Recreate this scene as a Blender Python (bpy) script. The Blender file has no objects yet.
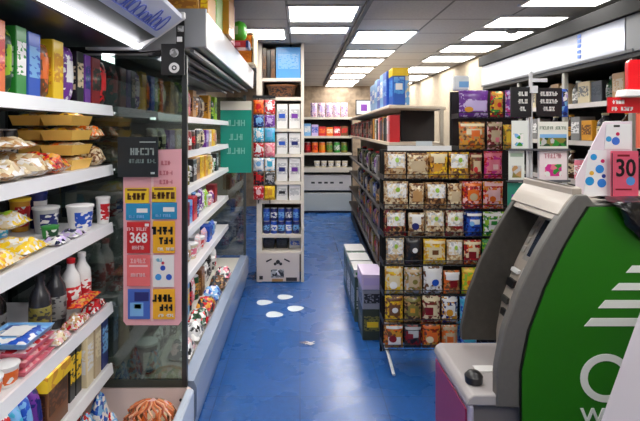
import bpy, bmesh, math, random
from mathutils import Vector, Matrix, noise as mnoise
PI = math.pi
rng = random.Random(7)
scene = bpy.context.scene
COL = scene.collection

# ------------------------------------------------------------------ camera
CX, HY, F, EYE = 300.0, 130.0, 500.0, 1.6
cam_d = bpy.data.cameras.new('camera')
cam = bpy.data.objects.new('camera', cam_d)
COL.objects.link(cam)
cam.location = (0, 0, EYE)
cam.rotation_euler = (PI/2, 0, 0)
cam_d.sensor_width = 36
cam_d.lens = 36*F/640
cam_d.shift_x = (320-CX)/640
cam_d.shift_y = (HY-210.5)/640
cam_d.clip_start = 0.05
scene.camera = cam
vs = scene.view_settings
vs.view_transform = 'Standard'; vs.look = 'None'; vs.gamma = 1; vs.use_curve_mapping = False
vs.exposure = 1.0

def P(x, y, Y):
    """world point seen at photo position x, y and standing Y metres away"""
    return ((x-CX)*Y/F, Y, EYE-(y-HY)*Y/F)
def PX(x, X):
    """distance at which a point on the plane X stands at photo column x"""
    return X*F/(x-CX)

# ------------------------------------------------------------------ materials
def lin(c):
    r = []
    for v in c[:3]:
        v = v/255.0
        r.append(v/12.92 if v <= .04045 else ((v+.055)/1.055)**2.4)
    return (r[0], r[1], r[2], 1)
CN = dict(white=(236,234,232), cream=(226,210,172), beige=(198,176,142), tan=(184,140,88), brown=(112,70,38),
          darkbrown=(66,42,28), black=(18,18,20), charcoal=(48,48,52), grey=(128,128,128), lightgrey=(190,190,192),
          red=(200,26,34), darkred=(130,20,28), pink=(228,120,140), palepink=(236,188,190), orange=(228,108,28),
          gold=(214,150,40), yellow=(240,200,34), green=(40,140,50), darkgreen=(22,70,40), lime=(150,196,40),
          teal=(0,124,112), cyan=(60,178,214), lightblue=(120,176,226), blue=(34,84,190), darkblue=(24,36,110),
          purple=(110,50,150), lilac=(196,176,222), magenta=(206,40,140), olive=(128,120,54), navy=(18,30,70))
WORD = dict(darkbrown='dark brown', lightgrey='light grey', darkred='dark red', palepink='pale pink',
            darkgreen='dark green', lightblue='light blue', darkblue='dark blue', lime='lime green')
def wd(c): return WORD.get(c, c)
MATS = {}
def rgb(c): return CN[c] if isinstance(c, str) else c
def mat(c, rough=.5, metal=0., coat=0., var=.0, vscale=8, bump=0., emit=0., trans=0., name=None, spec=None):
    key = (c, rough, metal, coat, var, vscale, bump, emit, trans, spec)
    if key in MATS: return MATS[key]
    m = bpy.data.materials.new(name or (c if isinstance(c, str) else 'paint'))
    m.use_nodes = True
    nt = m.node_tree; b = nt.nodes['Principled BSDF']
    b.inputs['Base Color'].default_value = lin(rgb(c))
    b.inputs['Roughness'].default_value = rough
    b.inputs['Metallic'].default_value = metal
    b.inputs['Coat Weight'].default_value = coat
    b.inputs['Coat Roughness'].default_value = .15
    b.inputs['Transmission Weight'].default_value = trans
    if spec is not None: b.inputs['Specular IOR Level'].default_value = spec
    if emit:
        b.inputs['Emission Color'].default_value = lin(rgb(c)); b.inputs['Emission Strength'].default_value = emit
    if var or bump:
        tc = nt.nodes.new('ShaderNodeTexCoord'); nz = nt.nodes.new('ShaderNodeTexNoise')
        nz.inputs['Scale'].default_value = vscale; nz.inputs['Detail'].default_value = 4
        nt.links.new(tc.outputs['Object'], nz.inputs['Vector'])
        if var:
            r = nt.nodes.new('ShaderNodeMapRange'); r.inputs[1].default_value = .3; r.inputs[2].default_value = .7
            r.inputs[3].default_value = 1-var; r.inputs[4].default_value = 1+var
            h = nt.nodes.new('ShaderNodeHueSaturation'); h.inputs['Color'].default_value = lin(rgb(c))
            nt.links.new(nz.outputs['Fac'], r.inputs[0]); nt.links.new(r.outputs[0], h.inputs['Value'])
            nt.links.new(h.outputs[0], b.inputs['Base Color'])
        if bump:
            bp = nt.nodes.new('ShaderNodeBump'); bp.inputs['Strength'].default_value = bump; bp.inputs['Distance'].default_value = .01
            nt.links.new(nz.outputs['Fac'], bp.inputs['Height']); nt.links.new(bp.outputs[0], b.inputs['Normal'])
    MATS[key] = m
    return m
def pr(cols, scale=38, rough=.35, coat=.2, bump=0.0, stretch=(1,1,1)):
    """printed packaging or loose food: irregular patches of several colours"""
    key = ('pr', tuple(cols), scale, rough, bump, stretch)
    if key in MATS: return MATS[key]
    m = bpy.data.materials.new('print'); m.use_nodes = True
    nt = m.node_tree; b = nt.nodes['Principled BSDF']; N = nt.nodes.new; L = nt.links.new
    tc = N('ShaderNodeTexCoord'); oi = N('ShaderNodeObjectInfo'); ad = N('ShaderNodeVectorMath'); ad.operation = 'ADD'
    mp = N('ShaderNodeMapping'); mp.inputs['Scale'].default_value = stretch
    ml = N('ShaderNodeMath'); ml.operation = 'MULTIPLY'; ml.inputs[1].default_value = 3.7
    L(oi.outputs['Random'], ml.inputs[0]); L(tc.outputs['Object'], mp.inputs[0]); L(mp.outputs[0], ad.inputs[0]); L(ml.outputs[0], ad.inputs[1])
    vo = N('ShaderNodeTexVoronoi'); vo.inputs['Scale'].default_value = scale; vo.inputs['Randomness'].default_value = 1
    L(ad.outputs[0], vo.inputs['Vector'])
    sp = N('ShaderNodeSeparateColor'); L(vo.outputs['Color'], sp.inputs[0])
    cr = N('ShaderNodeValToRGB'); cr.color_ramp.interpolation = 'CONSTANT'
    e = cr.color_ramp.elements
    n = len(cols)
    e[0].position = 0; e[0].color = lin(rgb(cols[0])); e[1].position = 1/n; e[1].color = lin(rgb(cols[1 % n]))
    for i in range(2, n):
        q = e.new(i/n); q.color = lin(rgb(cols[i]))
    L(sp.outputs[0], cr.inputs[0]); L(cr.outputs[0], b.inputs['Base Color'])
    b.inputs['Roughness'].default_value = rough; b.inputs['Coat Weight'].default_value = coat
    if bump:
        bp = N('ShaderNodeBump'); bp.inputs['Strength'].default_value = bump; bp.inputs['Distance'].default_value = .006
        L(vo.outputs['Distance'], bp.inputs['Height']); bp.invert = True; L(bp.outputs[0], b.inputs['Normal'])
    MATS[key] = m
    return m
def film():
    if 'film' in MATS: return MATS['film']
    m = bpy.data.materials.new('clear_film'); m.use_nodes = True
    nt = m.node_tree; nt.nodes.clear(); N = nt.nodes.new
    o = N('ShaderNodeOutputMaterial'); mx = N('ShaderNodeMixShader'); t = N('ShaderNodeBsdfTransparent'); g = N('ShaderNodeBsdfGlossy')
    g.inputs['Roughness'].default_value = .15; mx.inputs[0].default_value = .16
    nt.links.new(t.outputs[0], mx.inputs[1]); nt.links.new(g.outputs[0], mx.inputs[2]); nt.links.new(mx.outputs[0], o.inputs[0])
    MATS['film'] = m; return m
def glass(tint, fac, rough=.03):
    key = ('glass', tint, fac)
    if key in MATS: return MATS[key]
    m = bpy.data.materials.new('glass'); m.use_nodes = True
    nt = m.node_tree; nt.nodes.clear(); N = nt.nodes.new
    o = N('ShaderNodeOutputMaterial'); mx = N('ShaderNodeMixShader'); t = N('ShaderNodeBsdfTransparent'); g = N('ShaderNodeBsdfGlossy')
    t.inputs[0].default_value = lin(tint); g.inputs['Roughness'].default_value = rough; mx.inputs[0].default_value = fac
    nt.links.new(t.outputs[0], mx.inputs[1]); nt.links.new(g.outputs[0], mx.inputs[2]); nt.links.new(mx.outputs[0], o.inputs[0])
    MATS[key] = m; return m

# ------------------------------------------------------------------ mesh helpers
class MB:
    def __init__(s): s.v = []; s.f = []
    def box(s, x0, x1, y0, y1, z0, z1):
        n = len(s.v)
        for z in (z0, z1):
            for (x, y) in ((x0,y0),(x1,y0),(x1,y1),(x0,y1)): s.v.append((x,y,z))
        for f in ((0,3,2,1),(4,5,6,7),(0,1,5,4),(1,2,6,5),(2,3,7,6),(3,0,4,7)): s.f.append([n+i for i in f])
        return s
    def lathe(s, prof, seg=16, cx=0, cy=0):
        n = len(s.v); k = len(prof)
        for i in range(seg):
            a = 2*PI*i/seg
            for (r, z) in prof: s.v.append((cx+r*math.cos(a), cy+r*math.sin(a), z))
        for i in range(seg):
            j = (i+1) % seg
            for q in range(k-1): s.f.append([n+i*k+q, n+j*k+q, n+j*k+q+1, n+i*k+q+1])
        s.f.append([n+i*k for i in range(seg)][::-1]); s.f.append([n+i*k+k-1 for i in range(seg)])
        return s
    def grid(s, fn, nu, nv):
        n = len(s.v)
        for j in range(nv+1):
            for i in range(nu+1): s.v.append(fn(i/nu, j/nv))
        for j in range(nv):
            for i in range(nu):
                a = n+j*(nu+1)+i; s.f.append([a, a+1, a+nu+2, a+nu+1])
        return s
    def prism(s, pts, y0, y1, axis='y'):
        """pts: outline as (a, b); extruded along the axis"""
        n = len(s.v); k = len(pts)
        for y in (y0, y1):
            for (a, b) in pts:
                s.v.append((a,y,b) if axis == 'y' else (y,a,b) if axis == 'x' else (a,b,y))
        s.f.append(list(range(n, n+k))); s.f.append(list(range(n+2*k-1, n+k-1, -1)))
        for i in range(k):
            j = (i+1) % k; s.f.append([n+i, n+j, n+k+j, n+k+i])
        return s
    def tube(s, pts, r, seg=8):
        n = len(s.v); pts = [Vector(p) for p in pts]; k = len(pts)
        for i, p in enumerate(pts):
            d = (pts[min(i+1,k-1)]-pts[max(i-1,0)]).normalized()
            u = d.orthogonal().normalized() if abs(d.z) > .9 else d.cross(Vector((0,0,1))).normalized()
            w = d.cross(u)
            for q in range(seg):
                a = 2*PI*q/seg; s.v.append(tuple(p+u*r*math.cos(a)+w*r*math.sin(a)))
        for i in range(k-1):
            for q in range(seg):
                q2 = (q+1) % seg; s.f.append([n+i*seg+q, n+i*seg+q2, n+(i+1)*seg+q2, n+(i+1)*seg+q])
        s.f.append([n+q for q in range(seg)][::-1]); s.f.append([n+(k-1)*seg+q for q in range(seg)])
        return s
    def mesh(s, name, bevel=0., smooth=False, segs=1):
        me = bpy.data.meshes.new(name); me.from_pydata(s.v, [], s.f)
        bm = bmesh.new(); bm.from_mesh(me)
        bmesh.ops.recalc_face_normals(bm, faces=bm.faces)
        if bevel:
            bmesh.ops.bevel(bm, geom=[e for e in bm.edges if len(e.link_faces) == 2 and e.calc_face_angle(0) > .6], offset=bevel, segments=segs, affect='EDGES', profile=.5)
        if smooth:
            for f in bm.faces: f.smooth = True
            for e in bm.edges:
                if len(e.link_faces) == 2 and e.calc_face_angle(0) > .7: e.smooth = False
        bm.to_mesh(me); bm.free(); me.update()
        return me
def B(*a): return MB().box(*a)
def O(name, mb, m, parent=None, bevel=0., smooth=False, loc=None, rz=0, segs=1):
    me = mb if isinstance(mb, bpy.types.Mesh) else mb.mesh(name, bevel, smooth, segs)
    o = bpy.data.objects.new(name, me)
    if not me.materials: me.materials.append(m)
    elif me.materials[0] != m:
        o.data = me = me.copy(); me.materials.clear(); me.materials.append(m)
    COL.objects.link(o)
    if parent: o.parent = parent
    if loc: o.location = loc
    if rz: o.rotation_euler.z = rz
    return o
LABELS = {}
def tag(o, label, cat, group=None):
    for a, b in (('in the bottom well of the far left fridge','in the far fridge well'),('of the far left fridge','of the far fridge'),('of the middle shelving','of the gondola'),('from the near end','from near end'),('from the left','from left'),
                 ('from the front','from front'),(' in the far part',' far back'),(' with ',' and '),(' of the near fridge',' of near fridge'),(' on the ',' on '),(' of the ',' of ')):
        if len(label.split()) > 16: label = label.replace(a, b)
    assert label not in LABELS, label
    n = len(label.split()); assert 4 <= n <= 16, (n, label)
    LABELS[label] = 1
    o['label'] = label; o['category'] = cat
    if group: o['group'] = group
    return o
def E(name, loc, label, cat, group=None, rz=0):
    o = bpy.data.objects.new(name, None); o.empty_display_size = .05; COL.objects.link(o); o.location = loc; o.rotation_euler.z = rz
    return tag(o, label, cat, group)
def S(name, mb, m, **k):
    o = O(name, mb, m, **k); o['kind'] = 'structure'; return o
def text_mesh(txt, size, depth=.0015):
    cu = bpy.data.curves.new('lettering', 'FONT'); cu.body = txt; cu.size = size; cu.extrude = depth; cu.align_x = 'CENTER'; cu.resolution_u = 3
    cu.offset = size*.015
    t = bpy.data.objects.new('lettering', cu); COL.objects.link(t)
    dg = bpy.context.evaluated_depsgraph_get(); dg.update()
    me = bpy.data.meshes.new_from_object(t.evaluated_get(dg))
    bpy.data.objects.remove(t); bpy.data.curves.remove(cu)
    return me
def T(name, txt, size, m, parent, loc, rz=0, depth=.0015, squash=1.0):
    """upright lettering facing local -Y"""
    me = text_mesh(txt, size, depth); me.transform(Matrix.Rotation(PI/2, 4, 'X'))
    if squash != 1: me.transform(Matrix.Scale(squash, 4, (1,0,0)))
    me.materials.clear()
    o = O(name, me, m, parent); o.location = loc; o.rotation_euler.z = rz
    return o
def W(name, pattern, size, m, parent, loc, rz=0, squash=1.0, bold=.16):
    """small print too blurred to read: rows of letter-like strokes; pattern gives the word lengths"""
    h = size*.72; cw = h*.62*squash; t = h*bold; rr = random.Random(len(pattern)*7+int(size*1e4)); s = MB()
    n = sum(int(c) for c in pattern)+len(pattern)-1; x = -n*cw*1.25/2
    for wn in pattern:
        for _ in range(int(wn)):
            bars = [(0,t,0,h),(cw-t,cw,0,h),(0,cw,h-t,h),(0,cw,h/2-t/2,h/2+t/2),(0,cw,0,t),(cw/2-t/2,cw/2+t/2,0,h)]
            pick = {rr.choice((0,1,5)), rr.choice((2,3,4)), rr.randrange(6)}
            for b_ in sorted(pick): a0, a1, c0, c1 = bars[b_]; s.box(x+a0,x+a1,-.0012,.0012,c0,c1)
            x += cw*1.25
        x += cw*1.25
    return O(name, s, m, parent, loc=loc, rz=rz)
def ordn(i): return ['first','second','third','fourth','fifth','sixth','seventh','eighth','ninth','tenth','eleventh','twelfth','thirteenth','fourteenth','fifteenth','sixteenth','seventeenth','eighteenth','nineteenth','twentieth'][i]

# ------------------------------------------------------------------ product kinds (origin at bottom centre, front faces -Y)
CACHE = {}
def cached(key, fn):
    if key not in CACHE: CACHE[key] = fn()
    return CACHE[key]
def q(v): return round(v, 3)
def place_root(name, loc, label, cat, group, rz):
    return E(name, loc, label, cat, group, rz)
def carton(loc, w, d, h, c, label, group, rz=0, lab='white', name='carton', cat='box', mark=None, face='print'):
    w, d, h = q(w), q(d), q(h)
    r = place_root(name, loc, label, cat, group, rz)
    O('box_body', cached(('cb',w,d,h,str(c)), lambda: B(-w/2,w/2,0,d,0,h).mesh('box_body', min(.003, w*.04))), mat(c, .4, coat=.3), r)
    m = pr((lab, lab, c, lab), 62, stretch=(1,1,1.9)) if face == 'print' else mat(lab, .4)
    e = .0012
    O('label', cached(('cl',w,h,str(lab),str(c)), lambda: B(-w*.42,w*.42,-e,e,h*.30,h*.78).mesh('label')), m, r)
    O('side_label', cached(('cs',d,w,h,str(lab),str(c)), lambda: B(-w/2-e,-w/2+e,d*.1,d*.9,h*.25,h*.7).mesh('side_label')), m, r)
    if mark: O('emblem', cached(('ce',w,h,str(mark)), lambda: B(-w*.28,w*.28,-2*e,e,h*.42,h*.60).mesh('emblem')), mat(mark,.4), r)
    return r
def pil(u, v, w, h, d, seed=0, off=0):
    a = 2*u-1; b = 2*v-1
    f = max(0, 1-abs(a)**3.2)**.7*max(0, 1-abs(b)**5)**.8
    wob = .07*mnoise.noise(Vector((a*1.9+seed, b*2.3, seed*1.7)))
    pin = 1-.05*(1-abs(b)**2)*abs(a)
    return (a*w/2*pin, -(d/2)*f*(1+wob*3)-off, h*v)
def pouch_mesh(w, h, d, seed):
    s = MB(); s.grid(lambda u,v: pil(u,v,w,h,d,seed), 8, 9)
    s.grid(lambda u,v: (lambda p: (p[0], -p[1]*.75+.0008, p[2]))(pil(u,v,w,h,d,seed+3)), 8, 9)
    return s.mesh('packet_body', smooth=True)
def patch_mesh(w, h, d, seed, u0, u1, v0, v1, off, rnd=False):
    if rnd:
        def fn(u, v):
            t = 2*PI*u; x = (u0+u1)/2+(u1-u0)/2*math.cos(t)*v; y = (v0+v1)/2+(v1-v0)/2*math.sin(t)*v
            return pil(x, y, w, h, d, seed, off)
        return MB().grid(fn, 14, 2).mesh('label', smooth=True)
    return MB().grid(lambda u,v: pil(u0+(u1-u0)*u, v0+(v1-v0)*v, w, h, d, seed, off), 6, 5).mesh('label', smooth=True)
def pouch(loc, w, h, d, body, label, group, parts=(), rz=0, name='snack_packet', cat='snack packet', tilt=0, scale=75, rnd=None):
    """parts: (part name, material colour(s), u0,u1,v0,v1, round?)"""
    w, h, d = q(w), q(h), q(d); seed = (rnd if rnd is not None else rng.randrange(4))
    r = place_root(name, loc, label, cat, group, rz)
    r.rotation_euler.x = tilt
    bm_ = pr(body, scale, bump=.15) if isinstance(body, tuple) and isinstance(body[0], str) else mat(body, .3, coat=.4)
    O('packet_body', cached(('pm',w,h,d,seed,str(body)), lambda: pouch_mesh(w,h,d,seed)), bm_, r)
    for i, (nm, c, u0, u1, v0, v1, rd) in enumerate(parts):
        m = pr(c, scale) if isinstance(c, tuple) and isinstance(c[0], str) else mat(c, .35, coat=.3)
        O(nm, cached(('pp',w,h,d,seed,u0,u1,v0,v1,rd,i,str(c)), lambda: patch_mesh(w,h,d,seed,u0,u1,v0,v1,.0015*(i+1),rd)), m, r)
    return r
def can(loc, r_, h, c, label, group, lab='white', name='can', cat='can', lid='lightgrey', rz=0):
    r_, h = q(r_), q(h)
    r = place_root(name, loc, label, cat, group, rz)
    O('can_body', cached(('cn',r_,h,str(c)), lambda: MB().lathe([(r_*.92,0),(r_,.004),(r_,h*.93),(r_*.9,h)], 18).mesh('can_body', smooth=True)), mat(c,.35,coat=.3), r)
    O('label', cached(('cnl',r_,h,str(lab),str(c)), lambda: MB().lathe([(r_+.0008,h*.25),(r_+.0012,h*.26),(r_+.0012,h*.72),(r_+.0008,h*.73)], 18).mesh('label', smooth=True)), pr((lab,lab,c),60,stretch=(1,1,1.8)), r)
    O('lid', cached(('cnt',r_,h,str(lid)), lambda: MB().lathe([(r_*.9,h),(r_*.96,h+.002),(r_*.94,h+.006),(r_*.8,h+.005)], 18).mesh('lid', smooth=True)), mat(lid,.35), r)
    return r
def bottle(loc, r_, h, c, label, group, lab='white', cap='red', name='bottle', cat='bottle', rz=0):
    r_, h = q(r_), q(h)
    r = place_root(name, loc, label, cat, group, rz)
    O('bottle_body', cached(('bt',r_,h,str(c)), lambda: MB().lathe([(r_*.9,0),(r_,.005),(r_,h*.6),(r_*.9,h*.7),(r_*.45,h*.82),(r_*.38,h*.9),(r_*.38,h*.93)], 16).mesh('bottle_body', smooth=True)), mat(c,.2,coat=.5), r)
    O('label', cached(('btl',r_,h,str(lab)), lambda: MB().lathe([(r_,h*.15),(r_+.001,h*.155),(r_+.001,h*.52),(r_,h*.525)], 16).mesh('label', smooth=True)), pr((lab,lab,c),60,stretch=(1,1,1.8)), r)
    O('cap', cached(('btc',r_,h,str(cap)), lambda: MB().lathe([(r_*.44,h*.915),(r_*.45,h*.925),(r_*.45,h*.99),(r_*.36,h)], 14).mesh('cap', smooth=True)), mat(cap,.4), r)
    return r
def tub(loc, r_, h, c, label, group, lab='blue', lid='white', name='tub', cat='tub', rz=0):
    r_, h = q(r_), q(h)
    r = place_root(name, loc, label, cat, group, rz)
    rr = lambda z: r_*(.80+.2*z/h)
    O('tub_body', cached(('tb',r_,h,str(c)), lambda: MB().lathe([(r_*.78,0),(rr(.004),.004),(rr(h*.9),h*.9)], 20).mesh('tub_body', smooth=True)), mat(c,.35,coat=.2), r)
    def lb():
        s = MB(); s.grid(lambda u,v: ((rr(h*(.15+.6*v))+.0012)*math.cos(PI*(1.0+u)), (rr(h*(.15+.6*v))+.0012)*math.sin(PI*(1.0+u)), h*(.15+.6*v)), 12, 2)
        return s.mesh('label', smooth=True)
    O('label', cached(('tbl',r_,h,str(lab)), lb), pr((lab,lab,'white',lab),55,stretch=(1,1,1.6)), r)
    O('lid', cached(('tbt',r_,h,str(lid)), lambda: MB().lathe([(r_*1.0,h*.9),(r_*1.05,h*.91),(r_*1.05,h*.985),(r_*.98,h)], 20).mesh('lid', smooth=True)), mat(lid,.35,coat=.2), r)
    return r
def tray(loc, w, d, h, food, label, group, c='black', name='food_tray', cat='food tray', rz=0, lab='white', fscale=45):
    w, d, h = q(w), q(d), q(h)
    r = place_root(name, loc, label, cat, group, rz)
    def tm():
        s = MB(); b = .012
        pts = [(-w/2,0),(w/2,0),(w/2,d),(-w/2,d)]; n = 0
        for z, i in ((0,b),(h*.75,0)): s.v += [(x+(i if x < 0 else -i), y+(i if y == 0 else -i), z) for x, y in pts]
        for z, i in ((h*.75,.004),(.003,b+.004)): s.v += [(x+(i if x < 0 else -i), y+(i if y == 0 else -i), z) for x, y in pts]
        for k in range(3):
            for j in range(4): s.f.append([k*4+j, k*4+(j+1)%4, k*4+4+(j+1)%4, k*4+4+j])
        s.f.append([0,3,2,1]); s.f.append([12,13,14,15])
        return s.mesh('tray')
    O('tray', cached(('tr',w,d,h,str(c)), tm), mat(c,.35), r)
    def fm():
        s = MB()
        s.grid(lambda u,v: ((u-.5)*(w-.02), .01+v*(d-.02), h*.45+h*.5*(max(0,1-(2*u-1)**4)*max(0,1-(2*v-1)**4))**.5*(1+.25*mnoise.noise(Vector((u*5,v*5,w*30))))), 10, 8)
        return s.mesh('food', smooth=True)
    O('food', cached(('fd',w,d,h,str(food)), fm), pr(food, fscale, rough=.3, bump=.5), r)
    O('label', cached(('trl',w,d,h,str(lab)), lambda: B(-w*.22,w*.22,d*.25,d*.7,h*1.04,h*1.04+.001).mesh('label')), mat(lab,.4), r)
    return r
def bag(loc, w, d, h, body, label, group, name='food_bag', cat='food bag', rz=0, lumps=3, lab=None, scale=80, tilt=0):
    """soft bag lying on its back"""
    w, d, h = q(w), q(d), q(h); sd = rng.randrange(3)
    r = place_root(name, loc, label, cat, group, rz); r.rotation_euler.x = tilt
    def hh(u, v, t):
        a = 2*u-1; b = 2*v-1
        f = (max(0,1-abs(a)**3)*max(0,1-abs(b)**4))**.6
        return h*(.5*(1-f))*.6 if t == 0 else h*.3*(1-f)+h*f*(.86+.14*math.cos(a*PI*lumps))*(1+.22*mnoise.noise(Vector((u*4+sd,v*4,sd))))
    def bm_():
        s = MB()
        s.grid(lambda u,v: ((u-.5)*w, v*d, hh(u,v,1)), 12, 9); s.grid(lambda u,v: ((u-.5)*w, v*d, max(0,hh(u,v,0)-.0005)), 12, 9)
        return s.mesh('bag_body', smooth=True)
    O('bag_body', cached(('bg',w,d,h,sd,str(body),lumps), bm_), pr(body, scale, rough=.25, coat=.4, bump=.3), r)
    if lab:
        O('label', cached(('bgl',w,d,h,sd,str(lab),lumps), lambda: MB().grid(lambda u,v: ((.3+.4*u-.5)*w, (.3+.4*v)*d, hh(.3+.4*u,.3+.4*v,1)+.002), 6, 6).mesh('label', smooth=True)), mat(lab,.4) if not isinstance(lab, tuple) else pr(lab, 40), r)
    return r

# ================================================================== THE ROOM
CZ = 2.52                       # ceiling height
WL, WR, YB, YF = -1.55, 2.75, 10.5, -2.2
def floor_mat():
    m = bpy.data.materials.new('blue_vinyl'); m.use_nodes = True
    nt = m.node_tree; b = nt.nodes['Principled BSDF']; N = nt.nodes.new; L = nt.links.new
    tc = N('ShaderNodeTexCoord'); br = N('ShaderNodeTexBrick')
    br.offset = 0; br.inputs['Scale'].default_value = 1; br.inputs['Brick Width'].default_value = .5; br.inputs['Row Height'].default_value = .5
    br.inputs['Mortar Size'].default_value = .0035; br.inputs['Mortar Smooth'].default_value = .4
    br.inputs['Color1'].default_value = lin((38,90,160)); br.inputs['Color2'].default_value = lin((38,90,160)); br.inputs['Mortar'].default_value = lin((22,60,118))
    L(tc.outputs['Object'], br.inputs['Vector'])
    nz = N('ShaderNodeTexNoise'); nz.inputs['Scale'].default_value = 26; nz.inputs['Detail'].default_value = 6; nz.inputs['Roughness'].default_value = .7
    L(tc.outputs['Object'], nz.inputs['Vector'])
    mp = N('ShaderNodeMapRange'); mp.inputs[1].default_value = .3; mp.inputs[2].default_value = .7; mp.inputs[3].default_value = .8; mp.inputs[4].default_value = 1.22
    L(nz.outputs['Fac'], mp.inputs[0])
    h = N('ShaderNodeHueSaturation'); L(br.outputs['Color'], h.inputs['Color']); L(mp.outputs[0], h.inputs['Value']); L(h.outputs[0], b.inputs['Base Color'])
    n2 = N('ShaderNodeTexNoise'); n2.inputs['Scale'].default_value = 3; n2.inputs['Detail'].default_value = 5; L(tc.outputs['Object'], n2.inputs['Vector'])
    m2 = N('ShaderNodeMapRange'); m2.inputs[1].default_value = .3; m2.inputs[2].default_value = .7; m2.inputs[3].default_value = .2; m2.inputs[4].default_value = .36
    L(n2.outputs['Fac'], m2.inputs[0]); L(m2.outputs[0], b.inputs['Roughness'])
    bp = N('ShaderNodeBump'); bp.inputs['Strength'].default_value = .12; bp.inputs['Distance'].default_value = .004; L(nz.outputs['Fac'], bp.inputs['Height']); L(bp.outputs[0], b.inputs['Normal'])
    return m
def ceil_mat():
    m = bpy.data.materials.new('ceiling_tiles'); m.use_nodes = True
    nt = m.node_tree; b = nt.nodes['Principled BSDF']; N = nt.nodes.new; L = nt.links.new
    tc = N('ShaderNodeTexCoord'); br = N('ShaderNodeTexBrick')
    br.offset = 0; br.inputs['Scale'].default_value = 1; br.inputs['Brick Width'].default_value = .6; br.inputs['Row Height'].default_value = .6
    br.inputs['Mortar Size'].default_value = .010
    mpn = N('ShaderNodeMapping'); mpn.inputs['Location'].default_value = (.1,.05,0)
    br.inputs['Color1'].default_value = lin((172,168,163)); br.inputs['Color2'].default_value = lin((182,178,172)); br.inputs['Mortar'].default_value = lin((110,108,104))
    L(tc.outputs['Object'], mpn.inputs[0]); L(mpn.outputs[0], br.inputs['Vector'])
    nz = N('ShaderNodeTexNoise'); nz.inputs['Scale'].default_value = 60; L(tc.outputs['Object'], nz.inputs['Vector'])
    mp = N('ShaderNodeMapRange'); mp.inputs[3].default_value = .8; mp.inputs[4].default_value = 1.2; L(nz.outputs['Fac'], mp.inputs[0])
    h = N('ShaderNodeHueSaturation'); L(br.outputs['Color'], h.inputs['Color']); L(mp.outputs[0], h.inputs['Value']); L(h.outputs[0], b.inputs['Base Color'])
    b.inputs['Roughness'].default_value = .9
    return m
S('floor', B(WL,WR,YF,YB,-.1,0), floor_mat())
S('ceiling', B(WL,WR,YF,YB,CZ,CZ+.1), ceil_mat())
wallm = mat((164,151,132), .8, var=.08, vscale=14)
S('wall_left', B(WL-.1,WL,YF-.1,YB+.1,-.1,CZ+.1), wallm)
S('wall_right', B(WR,WR+.1,YF-.1,YB+.1,-.1,CZ+.1), wallm)
S('wall_back', B(WL,WR,YB,YB+.1,-.1,CZ+.1), mat((150,132,112), .85, var=.3, vscale=9))
S('wall_front', B(WL,WR,YF-.1,YF,-.1,CZ+.1), mat((170,168,165), .8, var=.05))
S('wall_right_return', B(2.22,WR-.002,5.62,YB-.002,.002,CZ-.002), wallm)
# a dark drop rail between the two rows of lamps
S('trim_1', B(.47,.505,2.0,YB-.3,CZ-.03,CZ-.001), mat((30,30,32), .5))

# ------------------------------------------------------------------ ceiling lights
LSTR = 7.5
lampm = mat((255,252,246), .5, emit=LSTR)
def lamp(x0, x1, y0, y1, label, group='panel lights in the ceiling'):
    r = E('ceiling_light', ((x0+x1)/2, (y0+y1)/2, CZ-.001), label, 'ceiling light', group)
    w, d = (x1-x0)/2, (y1-y0)/2
    fr = MB(); fr.box(-w,w,-d,-d+.02,-.014,0).box(-w,w,d-.02,d,-.014,0).box(-w,-w+.02,-d+.02,d-.02,-.014,0).box(w-.02,w,-d+.02,d-.02,-.014,0)
    O('lamp_frame', fr, mat((190,190,190), .5), r)
    O('diffuser', B(-w+.021,w-.021,-d+.021,d-.021,-.010,-.001), lampm, r)
def LY(y): return F*(CZ-EYE)/(HY-y)
# main aisle
lamp(-.10,.45, LY(4), LY(20.5), 'big square ceiling light nearest the camera, above the aisle')
lamp(-.10,.45, LY(25.5), LY(32), 'narrow ceiling light just behind the big square one above the aisle')
lamp(-.50,-.13, LY(27.5), LY(38), 'ceiling light over the left fridges above the white shelf tower')
for i, (ya, yb) in enumerate(((30,42),(49,55.5),(58,64.5),(67,72),(74,78),(79.5,82.5),(83.5,86))):
    lamp(.52,1.10, LY(ya), LY(yb), ['first','second','third','fourth','fifth','sixth','seventh'][i]+' light from the camera in the middle ceiling row above the aisle')
for i, (ya, yb) in enumerate(((-16,5),(15,26),(30,39),(44,51),(55,61),(66,72),(75,80),(82,85))):
    lamp(1.60,2.18, LY(ya), LY(yb), ['first','second','third','fourth','fifth','sixth','seventh','eighth'][i]+' light from the camera in the right ceiling row beside the drinks fridge')
# added, unseen lamps over and behind the camera light the front of the shop
for i, (x, y) in enumerate(((-.1,2.0),(-.1,.6),(-.1,-.8),(1.2,1.8),(1.2,.6),(1.2,-.8))):
    lamp(x, x+.58, y, y+.58, ['second','third','fourth'][i%3]+' of the added ceiling lights above the camera in the '+('left' if i < 3 else 'right')+' column')
sd = E('smoke_detector', (P(512,33,LY(29))[0], LY(29), CZ-.001), 'small round smoke detector on the ceiling between two lights', 'smoke detector')
O('detector_body', MB().lathe([(.055,0),(.055,-.02),(.035,-.04),(.01,-.045)],16), mat((120,120,118),.5), sd, smooth=True)
O('mounting_plate', MB().lathe([(.065,0),(.065,-.008)],16), mat((200,200,198),.5), sd)

# ================================================================== LEFT FRIDGES
whitem = mat((232,230,228), .4, coat=.2)
darkm = mat((26,26,30), .4)
def fascia_shape(y0, y1, pts): return MB().prism(pts, y0, y1)
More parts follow.
